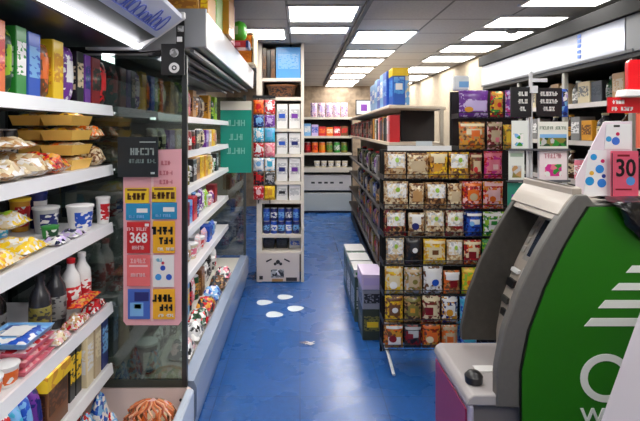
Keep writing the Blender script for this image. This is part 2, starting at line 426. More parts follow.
# ---- near fridge
F1Y0, F1Y1, F1X = .7, 2.46, -.92
SH1 = [.455,.755,1.145,1.427,1.715]          # tops of its five shelves
f1 = E('open_display_fridge', (-1.0,1.6,0), 'near white open fridge on the left with five packed shelves', 'fridge', 'open fridges along the left wall')
def rel(r, mb):
    l = r.location
    mb.v = [(x-l[0], y-l[1], z-l[2]) for x,y,z in mb.v]; return mb
O('back_panel', rel(f1, B(-1.5,-1.45,F1Y0,F1Y1,0,1.98)), mat((70,70,76),.5), f1)
O('base', rel(f1, B(-1.5,-.56,F1Y0,F1Y1,0,.17)), whitem, f1, bevel=.01)
O('base_front', rel(f1, B(-.56,-.52,F1Y0,F1Y1,.02,.33)), mat((196,206,222),.35,coat=.3), f1, bevel=.008)
for i, z in enumerate(SH1):
    s = O('shelf', rel(f1, B(-1.45,F1X-.01,F1Y0+.01,F1Y1-.01,z-.022,z)), mat((222,220,222),.4), f1)
    if i: O('added_shelf_lamp', rel(f1, B(F1X-.05,F1X-.03,F1Y0+.05,F1Y1-.05,z-.034,z-.023)), mat((250,250,252),.3,emit=2.2), s)  # added glowing strip behind the price strip, brightens the shelf below
    e = O('price_strip', rel(f1, MB().prism([(F1X-.01,z-.045),(F1X+.006,z-.045),(F1X+.0,z+.004),(F1X-.01,z+.004)],F1Y0+.01,F1Y1-.01)), mat((240,240,244),.35,coat=.3), s)
O('side_panel', rel(f1, B(-1.5,-.6,F1Y0-.03,F1Y0,0,2.1)), whitem, f1)
# canopy: dark underside, bright lip, slanted fascia
O('canopy', rel(f1, MB().prism([(-1.5,1.985),(-.80,1.985),(-.672,2.030),(-.57,2.105),(-.57,2.135),(-1.5,2.135)],F1Y0,2.32)), mat((34,34,40),.35), f1)
O('strip_lamp', rel(f1, B(-.765,-.735,F1Y0,2.32,1.978,1.994)), mat((250,250,255),.3,emit=3.0), f1)
O('canopy_rail', rel(f1, B(-1.12,-1.10,F1Y0,2.32,1.965,1.984)), mat((90,90,100),.3), f1)
nx, nz = .135, -.19
fa = MB().prism([(-.672,2.037),(-.668,2.030),(-.550,2.118),(-.552,2.14),(-.60,2.14)],F1Y0,2.33)
fasc = O('fascia', rel(f1, fa), mat((214,218,236),.3,coat=.5), f1)
O('end_cap', rel(f1, MB().prism([(-1.0,1.975),(-.75,1.975),(-.54,2.125),(-.54,2.15),(-1.0,2.15)],2.33,2.36)), whitem, f1)
# slanted blue script along the fascia, too blurred to read
ang = math.atan2(.088, .118)
path = []; rs = random.Random(3); yy = 1.15
def fpt(u, t): return (-.668+math.cos(ang)*u+math.sin(ang)*.004+1.0, t-1.6, 2.030+math.sin(ang)*u-math.cos(ang)*.004)
while yy < 2.22:
    L = rs.uniform(.03,.06); hgt = rs.choice((.045,.06,.09))
    path += [fpt(.03+hgt*.5-hgt*.5*math.cos(a), yy+L*.5+L*.55*math.sin(a*.9)+hgt*.2*math.cos(a)) for a in [6.2*j/12 for j in range(13)]]
    yy += L*1.25+(.05 if rs.random() < .15 else 0)
O('script_lettering', MB().tube(path,.0032,5), mat((96,112,196),.4), f1)
# glass end panel between the two fridges
endp = E('fridge_end_panel', (-1.02,2.49,0), 'green-grey glass end panel between the two left fridges, white foot below', 'panel')
O('glass_pane', rel(endp, B(-1.45,-.575,2.483,2.491,.36,1.97)), glass((176,190,184), .13), endp)
O('corner_post', rel(endp, B(-.585,-.56,2.475,2.50,.33,1.97)), mat((40,44,46),.35), endp)
O('bottom_rail', rel(endp, B(-1.45,-.56,2.478,2.498,.325,.36)), mat((60,64,58),.4), endp)
fp = MB()
pts = [(-1.45,.0),(-.53,.0),(-.53,.28)]+[(-.57+.04*math.cos(a),.28+.04*math.sin(a)) for a in (PI/6,PI/3,PI/2)]+[(-1.45,.32)]
O('foot_panel', rel(endp, MB().prism(pts, 2.475, 2.50)), mat((226,206,200),.45,coat=.2), endp)
O('foot_trim', rel(endp, B(-.532,-.526,2.47,2.505,.0,.285)), mat((60,70,90),.4), endp)
O('screw', rel(endp, MB().tube([(-.59,2.476,.265),(-.59,2.470,.265)],.007)), mat((40,40,40),.4), endp)

# ---- far fridge
F2Y0, F2Y1, F2X = 2.52, 5.05, -.72
SH2 = [.655,.945,1.225,1.46,1.685]
f2 = E('open_display_fridge', (-1.0,3.8,0), 'far white open fridge on the left, beyond the glass panel with the posters', 'fridge', 'open fridges along the left wall')
O('back_panel', rel(f2, B(-1.5,-1.42,F2Y0,F2Y1,0,2.0)), mat((84,84,90),.5), f2)
O('base', rel(f2, B(-1.5,-.60,F2Y0,F2Y1,0,.31)), mat((200,196,186),.4), f2)
O('base_front', rel(f2, MB().prism([(-.60,.02),(-.555,.02),(-.535,.12),(-.52,.16),(-.52,.30),(-.535,.335),(-.60,.335)],F2Y0,F2Y1)), mat((134,148,172),.3,coat=.4), f2)
O('kick_plate', rel(f2, B(-.60,-.565,F2Y0,F2Y1,0,.02)), mat((30,40,70),.5), f2)
for i, z in enumerate(SH2):
    s = O('shelf', rel(f2, B(-1.42,F2X-.01,F2Y0+.01,F2Y1-.04,z-.02,z)), mat((216,214,214),.4), f2)
    O('added_shelf_lamp', rel(f2, B(F2X-.05,F2X-.03,F2Y0+.05,F2Y1-.08,z-.032,z-.021)), mat((250,250,252),.3,emit=2.2), s)  # same added glowing strip, lifts the light on the far stock
    O('price_strip', rel(f2, MB().prism([(F2X-.01,z-.038),(F2X+.006,z-.038),(F2X,z+.003),(F2X-.01,z+.003)],F2Y0+.01,F2Y1-.04)), mat((240,240,242),.35,coat=.3), s)
O('canopy', rel(f2, MB().prism([(-1.5,1.985),(-.80,1.985),(-.485,2.018),(-.485,2.18),(-1.5,2.18)],F2Y0-.005,F2Y1+.02)), mat((30,32,36),.35), f2)
O('fascia', rel(f2, MB().prism([(-.485,2.02),(-.475,2.02),(-.47,2.195),(-.56,2.20),(-.56,2.181),(-.485,2.181)],F2Y0-.02,F2Y1+.02)), mat((246,246,248),.3,coat=.5), f2)
for k, (x, z) in enumerate(((-.54,2.0),(-.61,1.992),(-.68,1.985),(-.75,1.978))):
    O('canopy_rail', rel(f2, B(x-.010,x+.010,F2Y0-.02,F2Y1+.02,z-.012,z+.002)), mat((120,124,132),.3), f2)
O('end_cap', rel(f2, MB().prism([(-.80,1.99),(-.465,2.015),(-.465,2.20),(-.80,2.20)],F2Y0-.05,F2Y0-.021)), mat((150,152,156),.4), f2)
O('strip_lamp', rel(f2, B(-1.02,-.99,F2Y0+.05,F2Y1-.1,1.962,1.984)), mat((250,250,255),.3,emit=6.0), f2)  # added, hidden lamp that brightens the far fridge from under its canopy
O('added_valance', rel(f2, B(-.945,-.935,F2Y0+.03,F2Y1-.06,1.928,1.984)), mat((60,62,66),.4), f2)  # added board, only there to hide the extra canopy lamp from view
O('side_glass', rel(f2, B(-1.42,-.56,F2Y1+.0,F2Y1+.012,.335,1.93)), glass((196,206,200), .12), f2)
O('corner_post', rel(f2, B(-.57,-.545,F2Y1-.01,F2Y1+.015,.335,1.95)), mat((60,66,66),.35), f2)
# teal poster hung inside the far end
tp = E('poster', (-.75,5.03,1.17), 'teal green poster with pale curved lettering at the far end of the left fridge', 'poster')
O('poster_sheet', B(-.05,.262,-.003,.003,0,.63), mat((0,140,120),.45), tp)
for k, t_ in enumerate(('4','3','4')):
    W('small_print', t_, .085, mat((130,195,180),.5), tp, (.11,-.005,.47-.14*k))
O('header_strip', B(-.05,.262,-.003,.003,.631,.72), mat((214,206,190),.6), tp)

# ------------------------------------------------------------------ signs on and above the end panel
bs = E('hanging_sign', P(174.5,75,2.42), 'tall black hanging sign with white ring emblem at the fridge corner', 'sign')
k = 2.42/F
O('sign_board', B(-13*k,10*k,-.006,.006,0,31*k), mat((14,14,16),.5), bs)
O('upper_board', B(2*k,10*k,-.006,.006,31.2*k,54*k), mat((16,16,18),.5), bs)
O('mini_label', B(3.5*k,9.5*k,-.009,-.006,43*k,49*k), pr(('lightgrey','grey','charcoal'),60), bs)
O('white_tag', B(2.8*k,8*k,-.009,-.006,33*k,38*k), mat('white',.5), bs)
ring = MB(); n0 = 20
ring.v = [((r_*math.cos(2*PI*i/n0))*k, yy, (r_*math.sin(2*PI*i/n0)+7)*k) for yy in (-.009,-.006) for r_ in (5.2,2.6) for i in range(n0)]
for i in range(n0):
    j = (i+1) % n0
    ring.f += [[i,j,n0+j,n0+i],[2*n0+i,3*n0+i,3*n0+j,2*n0+j],[i,2*n0+i,2*n0+j,j],[n0+i,n0+j,3*n0+j,3*n0+i]]
O('ring_emblem', ring, mat('white',.5), bs)
O('ring_dot', MB().tube([(0,-.009,7*k),(0,-.006,7*k)],1.3*k,12), mat('white',.5), bs)
O('grey_emblem', MB().tube([(0,-.009,22*k),(0,-.006,22*k)],4.5*k,14), pr(('lightgrey','grey'),70), bs)

bk = E('fridge_sign', P(138,177,2.40), 'black rectangular sign with faint white writing at the fridge glass', 'sign'); k = 2.40/F
O('sign_board', B(-20*k,20*k,-.005,.005,0,40*k), mat((14,26,34),.45), bk)
W('small_print', '5', 7*k/.72, mat((150,165,165),.5), bk, (5*k,-.006,22*k), squash=.9, bold=.2)
W('small_print', '53', 4*k/.72, mat((120,140,140),.5), bk, (5*k,-.006,14*k))
O('frame_line', B(2*k,18*k,-.0065,-.005,34.5*k,35.5*k), mat((170,180,180),.5), bk)
O('corner_mark', B(13*k,17*k,-.0065,-.005,3*k,5*k), mat((200,210,210),.5), bk)

# long pink offers poster with its price cards
pk_ = E('offer_poster', P(152.5,325,2.43), 'long pale pink poster holding rows of price cards on the glass end panel', 'poster'); k = 2.43/F
hp = MB().prism([(-29*k,4*k),(-26*k,0),(26*k,0),(29*k,4*k),(29*k,176*k),(-29*k,148*k+26*k)],-.002,.004)
O('poster_sheet', hp, mat((238,176,184),.45), pk_)
O('inner_strip', B(-1.2*k,1.2*k,-.0035,-.002,4*k,172*k), mat((246,206,208),.5), pk_)
for kk, (tt, zz) in enumerate((('3',160),('4',150),('4',141))):
    W('small_print', tt, 6*k, mat((206,110,124),.5), pk_, (14*k,-.004,zz*k))
def card(x0, x1, y0, y1, bg, label, bits=(), txt=()):
    c = E('price_card', P((x0+x1)/2, y1, 2.42), label, 'price card', 'price cards on the pink poster'); k = 2.42/F
    w, h = (x1-x0)*k/2, (y1-y0)*k
    O('card', B(-w,w,-.0015,.0015,0,h), mat(bg,.4,coat=.3), c)
    for (nm, col, a, b_, c0, c1) in bits: O(nm, B(-w+2*w*a,-w+2*w*b_,-.003,-.0015,h*c0,h*c1), mat(col,.45), c)
    for (s, size, a, c0, col) in txt:
        if s == '368': T('figures', s, size*h, mat(col,.45), c, (-w+2*w*a,-.003,h*c0), squash=.85)
        else: W('small_print', s, size*h, mat(col,.45), c, (-w+2*w*a,-.003,h*c0), squash=.9, bold=.28 if size > .25 else .2)
    return c
card(125,149,188,203,'yellow','yellow price card on the left in the top row of cards',[('heading','brown',.1,.9,.82,.93)],[('4',.62,.5,.22,'brown')])
card(152,176,187,202,'yellow','yellow price card on the right in the top row of cards',[('heading','brown',.1,.9,.82,.93)],[('5',.62,.5,.22,'brown')])
card(126,150,203.5,220,(20,140,190),'blue price card on the left in the second row',[('strip','white',.45,.9,.45,.70)],[('34',.24,.45,.12,'lightblue')])
card(152,177,202.5,219,(20,140,190),'blue price card on the right in the second row',[('strip','white',.45,.9,.45,.72)],[('34',.24,.45,.12,'lightblue')])
card(127,150,222,253,'red','red price card with large white figures on the left',[('corner','white',.78,.95,.86,.95)],[('35',.15,.45,.72,'palepink'),('368',.46,.5,.34,'white'),('5',.16,.5,.12,'palepink')])
card(153,175,221,253,(244,178,20),'amber price card with black figures on the right, upper one',[],[('4',.34,.45,.58,'black'),('3',.30,.62,.28,'black'),('34',.13,.6,.08,'white')])
card(127,150,255,286,(226,104,106),'salmon pink price card below the red one',[('strip','palepink',.1,.9,.62,.68)],[('5',.2,.5,.74,'palepink'),('6',.16,.5,.3,'palepink')])
card(153,174,255,287,'white','white price card with blue and red bubbles on it',[],[('3',.14,.3,.8,'cyan')])
card(128,150,289,319,(60,100,190),'blue picture card at the bottom left of the pink poster',[('picture','lightblue',.1,.7,.1,.55),('dark_block','darkblue',.3,.95,.6,.9),('picture_spot','lime',.3,.6,.35,.5)])
card(153,175,289,319,(244,178,20),'amber price card with black figures on the right, lowest one',[],[('4',.34,.45,.58,'black'),('3',.30,.62,.28,'black'),('34',.13,.6,.08,'white')])
bub = [o for o in COL.objects if o.get('label') == 'white price card with blue and red bubbles on it'][0]
for (x, z, r_, c_) in ((10,19,2.6,(40,80,190)),(5.5,10,3.2,(60,150,220)),(16,10,3.0,(40,90,200)),(10,24,1.5,(200,60,90))):
    O('bubble', MB().tube([((x-10.5)*k,-.003,z*k),((x-10.5)*k,-.0015,z*k)],r_*k,14), mat(c_,.4), bub)

# ================================================================== STOCK OF THE NEAR FRIDGE (fronts face the aisle)
R90 = PI/2
def row(items, X, z, where, group, inset=.02):
    """items: (x0, x1, height in m, kind, body, label colour, depth, extra dict)"""
    for i, it in enumerate(items):
        x0, x1, h, kind, c, lab = it[:6]; h = h*.86 if z > 1.7 else h; d = it[6] if len(it) > 6 else .09; ex = dict(it[7]) if len(it) > 7 else {}
        Xi = X-inset-ex.pop('back', 0)
        ya, yb = PX(x0, Xi), PX(x1, Xi); yc = (ya+yb)/2; w = (yb-ya)*.94
        say = ex.pop('say', None); zz = z+.001+ex.pop('up', 0)
        cn = wd(c if isinstance(c, str) else c[0]); ln = wd(lab) if isinstance(lab, str) else ''
        if kind == 'carton':
            lb = say or f'{cn} carton with {ln} label'
            carton((Xi,yc,zz), w, d, h, c, f'{lb}, {ordn(i)} {where}', group, R90, lab, **ex)
        elif kind == 'can': can((Xi-w/2,yc,zz), w/2, h, c, f'{say or cn+" can with "+ln+" label"}, {ordn(i)} {where}', group, lab, rz=R90, **ex)
        elif kind == 'bottle': bottle((Xi-w/2,yc,zz), w/2, h, c, f'{say or cn+" bottle with "+ln+" label"}, {ordn(i)} {where}', group, lab, rz=R90, **ex)
        elif kind == 'tub': tub((Xi-w/2,yc,zz), w/2, h, c, f'{say or cn+" tub with "+ln+" print"}, {ordn(i)} {where}', group, lab, rz=R90, **ex)
        elif kind == 'pouch':
            parts = [('label', lab, .15,.85,.35,.75,False)]
            if 'spot' in ex: parts.append(('emblem', ex.pop('spot'), .3,.7,.4,.65,True))
            pouch((Xi-d*.5,yc,zz), w, h, d, (c,c,lab,c) if isinstance(c,str) else c, f'{say or cn+" packet with "+ln+" label"}, {ordn(i)} {where}', group, parts, R90, name='food_packet', cat='packet', **ex)

row([( -8,6,.27,'carton','orange','red',.10),(7,15,.25,'pouch','darkgreen','lime',.05),(16,27,.27,'carton','green','white',.10),(28,41,.265,'carton','blue','lightblue',.10),
     (42,52,.24,'pouch','brown','orange',.05),(53,64,.27,'carton','yellow','gold',.08),(66,76,.26,'pouch','purple','white',.05),(77,84,.255,'carton','black','beige',.07),
     (85,91,.25,'carton','purple','darkblue',.07),(92,100.5,.25,'carton','darkred','black',.07),(101,108,.245,'pouch','black','red',.05)],
    F1X, SH1[4], 'from the left on the top shelf of the near fridge', 'cartons and packets on the top shelf of the near fridge', inset=.02)
G = 'things on the second shelf of the near fridge'
z = SH1[3]+.001
# stacks of yellow sandwich boxes, two stacks of four
for s_, (xa, xb) in enumerate(((40,62),(72,93))):
    Xi = F1X-.04-(.16 if s_ == 0 else 0); ya, yb = PX(xa, Xi), PX(xb, Xi)
    for n in range(4):
        tray((Xi-.0,(ya+yb)/2,z+n*.064), (yb-ya)*.95, .14, .058, ('gold','yellow','brown','beige') if n > 1 else ('beige','tan','cream','orange'),
             f'{"golden" if n > 1 else "beige"} food tray, {["bottom","second","third","top"][n]} of the {"inner" if s_ == 0 else "outer"} stack on the second shelf', G, c=(236,190,92), rz=R90, lab=(240,214,150))
# bread rolls in bags, lying down
bag((F1X-.02,2.395,z), .11, .19, .10, ('tan','beige','brown','cream'), 'clear bag of brown bread rolls at the far end of the second shelf', G, rz=R90, name='bread_bag', lumps=4)
bag((F1X-.03,2.395,z+.125), .10, .17, .07, ('tan','orange','cream'), 'orange-brown bag of buns on the bread rolls at the shelf end', G, rz=R90, name='bread_bag', lumps=3)
bag((F1X-.01,PX(67,F1X),z), .15, .20, .085, ('orange','red','beige','gold','darkred'), 'orange and red salad pack beside the yellow food trays', G, rz=R90, name='salad_bag', lumps=2)
for i, (xa, xb, w, h, up) in enumerate(((-30,6,.175,.08,0),(8,34,.155,.075,0),(36,57,.14,.09,0),(10,40,.20,.05,.10))):
    Xi = F1X-.005-(.06 if up else 0); y_ = (PX(xa,Xi)+PX(xb,Xi))/2
    bag((Xi,y_,z+up), w, .24, h, ('cream','beige','tan','white'), f'clear bag of pale flat breads, {["nearest the camera","second from the left","beside the orange salad pack","lying on the others"][i]}', G, rz=R90, name='bread_bag', lumps=2, scale=48)
for i, x in enumerate((-22,-7,8)):
    Xi = F1X-.31; can((Xi,PX(x,Xi),z), .038, .17, 'charcoal', f'dark grey can with pale label, {ordn(i)} at the back of the second shelf', G, 'lightgrey', name='tall_can')
G = 'dairy tubs and packs on the third shelf of the near fridge'
z = SH1[2]+.001
for i, (x, r_, h, c, lab, lid, dx) in enumerate(((-4,.05,.10,'lightblue','cyan','white',.34),(20,.043,.15,'gold','red','yellow',.34),(38,.040,.17,'darkblue','white','darkblue',.30),(46,.055,.115,'lightgrey','darkblue','white',.21),(80,.058,.115,'white','blue','white',.08),(103,.033,.13,'white','red','white',.04))):
    Xi = F1X-dx; tub((Xi,PX(x,Xi),z), r_, h, c, f'{wd(c)} tub with {wd(lab)} print, {ordn(i)} along the third shelf of the near fridge', G, lab, lid, rz=R90)
for i, (x, w, d_, h, cs, nm, dx) in enumerate(((-25,.20,.22,.06,('cream','yellow','white'),'nearest the camera',0),(12,.19,.20,.065,('yellow','cream','gold','cream'),'second from the camera',.01),(40,.17,.18,.06,('cream','yellow','white','yellow'),'in front of the grey tub',.03),(22,.17,.14,.06,('yellow','cream','white'),'lying across the other two',.14))):
    Xi = F1X-.005-dx; bag((Xi,PX(x,Xi),z+(.078 if i == 3 else 0)), w, d_, h, cs, f'bag of pale yellow grated cheese {nm}', G, rz=R90, name='cheese_bag', lumps=1, lab='lime' if i == 3 else None, scale=70)
tub((-1.055,2.11,z), .035, .05, 'green', 'small green tub on the third shelf beside the cheese bags', G, 'darkgreen', 'green', rz=R90)
for i, x in enumerate((67,82)):
    bag((F1X-.005,PX(x,F1X)+.01,z), .10, .09, .035, ('lightgrey','white','lilac','navy'), f'clear grey pack, {ordn(i)} from the left at the front of the third shelf', G, rz=R90, name='deli_pack', cat='packet', lumps=2, scale=55)
G = 'things on the fourth shelf of the near fridge'
z = SH1[1]+.001
for i, (x, Yb, c, lab, cap) in enumerate(((-1.18,1.93,'black','grey','black'),(-1.05,2.02,'charcoal','olive','black'),(-1.05,2.15,'charcoal','grey','black'),(-1.045,2.28,'white','red','red'),(-1.045,2.395,'white','red','white'))):
    Xi = x; bottle((Xi,Yb,z), .042, .26, c, f'{wd(c)} bottle with {wd(lab)} label, {ordn(i)} at the back of the fourth shelf', G, lab, cap, rz=R90)
def pack(x, dx, w, d_, h, cs, lb, up=0, lab=None, nm='deli_pack', lumps=2, sc=95, G_=None, z_=None):
    Xi = F1X-dx; return bag((Xi,PX(x,Xi),(z_ or z)+up), w, d_, h, cs, lb, G_ or G, rz=R90, name=nm, cat='packet', lumps=lumps, lab=lab, scale=sc)
pack(101,.005,.15,.07,.06,('red','white','darkred','red'),'red and white pack at the far end of the fourth shelf')
pack(84,.005,.15,.07,.06,('beige','white','palepink','tan','red'),'beige and pink snack pack, second from the far end of the fourth shelf')
pack(92,.012,.22,.06,.03,('red','orange','red','gold'),'flat red pack lying on the beige snack pack',.075)
pack(66,.005,.11,.075,.05,('cream','palepink','tan','white'),'cream and tan snack pack in the middle of the fourth shelf')
for i, (cs, lb) in enumerate(((('pink','palepink','white'),'bottom'),(('red','pink','palepink'),'second'),(('palepink','red','white'),'third'),(('lightblue','white','blue'),'top'))):
    tray((F1X-.01,PX(44,F1X),z+i*.031), .20, .18, .028, cs, f'flat pink and white ham tray, {lb} of its stack on the fourth shelf' if i < 3 else 'flat light blue ham tray, top of its stack on the fourth shelf', G, c='pink' if i < 3 else 'lightblue', rz=R90, lab=(220,60,90) if i < 3 else 'white')
for i in range(3):
    tray((-1.13,1.766,z+i*.034), .20, .18, .03, ('brown','tan','darkred','beige'), f'brown meat tray, {["bottom","middle","top"][i]} of the stack nearest the camera', G, c='darkbrown', rz=R90, lab='brown')
for i, (x, c, lab) in enumerate(((1.47,'lime','white'),(1.565,'white','orange'),(1.66,'white','orange'))):
    Xi = F1X-.06; tub((Xi,x,z), .044, .07, c, f'{wd(c)} pot with {wd(lab)} print, {ordn(i)} at the front of the fourth shelf', G, lab, 'white' if i else 'lime', rz=R90)
G = 'things on the fifth shelf of the near fridge'
z = SH1[0]+.001
row([(47,69,.215,'carton','brown','darkbrown',.10,dict(say='brown-sided box with yellow top')),(70,75.5,.24,'carton','black','yellow',.10,dict(back=.02)),(76,82,.24,'carton','black','yellow',.10,dict(back=.02))],F1X,z,'from the left on the fifth shelf','black and yellow boxes on the fifth shelf')
for o in list(COL.objects):
    if o.get('label','').startswith('brown-sided box'):
        yc = o; O('box_top', B(-.094,.094,-.005,.106,.165,.222), pr(('yellow','yellow','gold'),40), o)
bottle((-1.09,2.37,z), .05, .27, 'cream', 'cream bottle with orange cap on the fifth shelf behind the cartons', G, 'beige', 'orange', rz=R90)
row([(87,94,.24,'carton','cream','white',.08),(95,101.5,.26,'carton','beige','cream',.08),(102,108.5,.25,'carton','darkblue','lightblue',.08,dict(say='blue and white carton'))],F1X,z,'from the left at the far end of the fifth shelf','milk cartons at the far end of the fifth shelf')
for i, (x, c, lab) in enumerate(((0,'red','white'),(1,'orange','red'),(2,'darkred','white'),(3,'blue','white'),(4,'red','white'),(5,'lightblue','cyan'),(6,'blue','lightblue'),(7,'purple','darkblue'))):
    Xi = F1X-.04; pouch((Xi,1.825-.059*(7-x),z), .055, .20, .05, (c,c,lab,c), f'{wd(c)} and {wd(lab)} packet, {ordn(i)} from the left on the fifth shelf', G, [('label',lab,.2,.8,.4,.8,True)], R90, name='food_packet', cat='packet', tilt=-.12)
G = 'packs in the well of the near fridge'
for i, (x, y_, cs) in enumerate(((56,2.16,('red','white','palepink')),(70,2.33,('red','white','red')),(84,2.16,('white','red','lightblue')),(98,2.33,('blue','lightblue','white')),(110,2.16,('lightblue','white','red')))):
    X_ = (x-300)*y_/F
    bag((X_,y_-.06,.171), .075, .13, .19, cs, f'{["red and white","red striped","white and red","blue and white","pale blue"][i]} pack in the fridge well, {ordn(i)} from the left', G, name='wrapped_pack', cat='packet', lumps=1, scale=60)
# curly orange pack standing in the well
r = E('noodle_pack', (-.69,2.33,.171), 'large orange pack of curly strands standing in the fridge well by the white foot', 'packet')
def curl(u, v):
    a = 2*PI*u; t = PI*v
    rr = .118*math.sin(t)**.7*(1+.10*mnoise.noise(Vector((math.cos(a)*2.4,math.sin(a)*2.4,v*5))))
    return (rr*math.cos(a), rr*math.sin(a)*.55, .085-.085*math.cos(t))
O('pack_body', MB().grid(curl,30,16), pr(('orange','tan','palepink','brown','cream'),50,stretch=(1,1,.35),bump=.5), r, smooth=True)
for i in range(14):
    a0 = PI+PI*(i+.5)/14; s = MB()
    ptsc = [((.116+.010*math.sin(j*1.7+i))*math.sin(.25+.16*j)*math.cos(a0+.10*math.sin(j*1.3+i)), (.072)*math.sin(.25+.16*j)*math.sin(a0)-.004, .085+.087*math.cos(.25+.16*j)+.004) for j in range(16)]
    O('strand', s.tube(ptsc,.0055,6), mat([(206,110,60),(226,140,90),(180,84,44),(236,176,140)][i%4],.4,coat=.3), r, smooth=True)

# ================================================================== STOCK OF THE FAR FRIDGE
def line(X, z, specs, where, group, y0, y1, gap=.012):
    """specs: (kind, w, h, colour, label colour); laid one after another from y0 on, over and over to y1"""
    y = y0; i = 0
    while y < y1:
        kind, w, h, c, lab = specs[i % len(specs)]
        w *= rng.uniform(.93, 1.05)
        if y+w > y1: break
        cn, ln = wd(c), wd(lab) if isinstance(lab, str) else ''
        L_ = f'{cn} and {ln} {dict(carton="carton",can="can",bottle="bottle",tub="tub",pouch="packet")[kind]}, {ordn(i)} {where}'
        yc = y+w/2; x = X-rng.uniform(.0,.02)
        if kind == 'carton': carton((x,yc,z), w, .08, h, c, L_, group, R90, lab)
        elif kind == 'can': can((x-w/2,yc,z), w/2, h, c, L_, group, lab, rz=R90)
        elif kind == 'bottle': bottle((x-w/2,yc,z), w/2, h, c, L_, group, lab, rz=R90, cap=lab)
        elif kind == 'tub': tub((x-w/2,yc,z), w/2, h, c, L_, group, lab, rz=R90)
        else: pouch((x-.04,yc,z), w, h, .06, (c,c,lab,c), L_, group, [('label',lab,.2,.8,.4,.75,False)], R90, name='food_packet', cat='packet')
        y += w+gap; i += 1
A, Bq = 2.62, 4.72
line(F2X-.03, SH2[4]+.001, [('pouch',.15,.17,'black','brown'),('pouch',.15,.18,'darkbrown','beige'),('carton',.10,.20,'gold','brown'),('pouch',.14,.20,'black','tan'),('bottle',.08,.22,'darkgreen','lime'),('carton',.12,.21,'lime','darkgreen'),('pouch',.14,.19,'pink','darkred'),('carton',.11,.20,'tan','black'),('tub',.10,.15,'brown','gold')],
     'from the near end on the top shelf of the far left fridge', 'stock on the top shelf of the far left fridge', A, Bq)
line(F2X-.03, SH2[3]+.001, [('pouch',.14,.15,'darkbrown','beige'),('pouch',.14,.15,'black','cream'),('carton',.11,.14,'purple','lilac'),('carton',.12,.14,'beige','white'),('carton',.12,.145,'yellow','orange'),('carton',.12,.14,'tan','pink'),('can',.08,.13,'darkred','white'),('can',.08,.13,'darkbrown','red'),('carton',.12,.14,'black','cream')],
     'from the near end on the second shelf of the far left fridge', 'stock on the second shelf of the far left fridge', A, Bq)
line(F2X-.03, SH2[2]+.001, [('carton',.12,.16,'black','lightgrey'),('carton',.13,.17,'tan','brown'),('carton',.13,.17,'yellow','gold'),('carton',.12,.17,'gold','yellow'),('carton',.11,.16,'yellow','brown'),('can',.08,.15,'cream','gold'),('bottle',.08,.18,'olive','white'),('tub',.11,.12,'white','green')],
     'from the near end on the third shelf of the far left fridge', 'stock on the third shelf of the far left fridge', A, Bq)
line(F2X-.03, SH2[1]+.001, [('tub',.13,.16,'charcoal','purple'),('pouch',.13,.18,'purple','white'),('pouch',.13,.16,'lime','white'),('tub',.11,.10,'lightgrey','pink'),('pouch',.13,.12,'palepink','purple'),('carton',.14,.16,'darkred','red'),('carton',.12,.16,'lightblue','blue'),('carton',.13,.17,'red','darkred'),('bottle',.08,.19,'darkblue','lightblue')],
     'from the near end on the fourth shelf of the far left fridge', 'stock on the fourth shelf of the far left fridge', A, Bq)
line(F2X-.03, SH2[0]+.001, [('pouch',.14,.14,'white','palepink'),('tub',.13,.10,'white','red'),('pouch',.14,.13,'palepink','lilac'),('carton',.14,.13,'blue','darkblue'),('pouch',.15,.14,'blue','lightblue'),('tub',.11,.10,'white','lightgrey'),('pouch',.14,.13,'lightgrey','tan'),('tub',.12,.11,'cream','pink')],
     'from the near end on the lowest shelf of the far left fridge', 'stock on the lowest shelf of the far left fridge', A, Bq)
line(-.76, .311, [('tub',.12,.16,'charcoal','white'),('pouch',.14,.16,'white','black'),('pouch',.15,.19,'black','lightgrey'),('tub',.12,.14,'white','charcoal'),('bottle',.08,.25,'white','red'),('carton',.11,.22,'red','green'),('carton',.11,.24,'lightblue','yellow'),('bottle',.09,.27,'black','red'),('pouch',.13,.20,'pink','white'),('can',.10,.17,'darkgreen','gold'),('carton',.12,.20,'brown','tan')],
     'from the near end in the bottom well of the far left fridge', 'stock in the bottom well of the far left fridge', A, Bq)
for i, (y_, cs) in enumerate(((2.84,('white','charcoal','palepink')),(3.08,('black','white','lightgrey')),(3.32,('red','white','darkgreen')),(3.56,('black','red','gold')),(3.80,('lightblue','white','blue')),(4.08,('black','brown','tan')),(4.34,('pink','white','charcoal')))):
    bag((-.605,y_,.312), .19, .13, .10, cs, f'{["pale","black and white","red and green","black and red","light blue","brown and black","pink and white"][i]} pack lying at the front edge of the bottom well', 'packs at the front of the bottom well', rz=R90, name='wrapped_pack', cat='packet', lumps=1, scale=40)

# ---- tall boxes on top of the far fridge
G = 'boxes on top of the left fridges'
def topbox(x0, x1, ya, Y, z0, c, lab, lb, d=.25, nm='carton', **k_):
    X0, X1 = P(x0,0,Y)[0], P(x1,0,Y)[0]; zt = min(P(0,ya,Y)[2], CZ-.03)
    return carton(((X0+X1)/2,Y,z0), X1-X0, d, zt-z0, c, lb, G, 0, lab, name=nm, **k_)
topbox(140,163,-12,2.62,2.202,(196,140,54),'brown','orange-brown box on the near end of the fridge top',d=.24)
topbox(165,199,-10,2.62,2.202,(206,150,60),(170,110,50),'wide golden brown box on the fridge top above the black sign',d=.24)
topbox(200,208,-10,2.62,2.202,'gold','yellow','narrow gold box on the fridge top left of the green one',d=.24)
topbox(208.5,216.5,-10,2.88,2.202,(120,180,50),'lightblue','green and pale blue box on the left fridge top',d=.24)
topbox(217,229,-10,3.14,2.202,(222,150,40),'gold','tall amber box on the left fridge top',d=.24)
topbox(222.5,231,0,3.40,2.202,'palepink','red','white and red box on the left fridge top',d=.20)
lg = E('green_bag', (-.455,3.74,2.253), 'rounded bright green bag on the flat red box on the left fridge', 'bag', G)
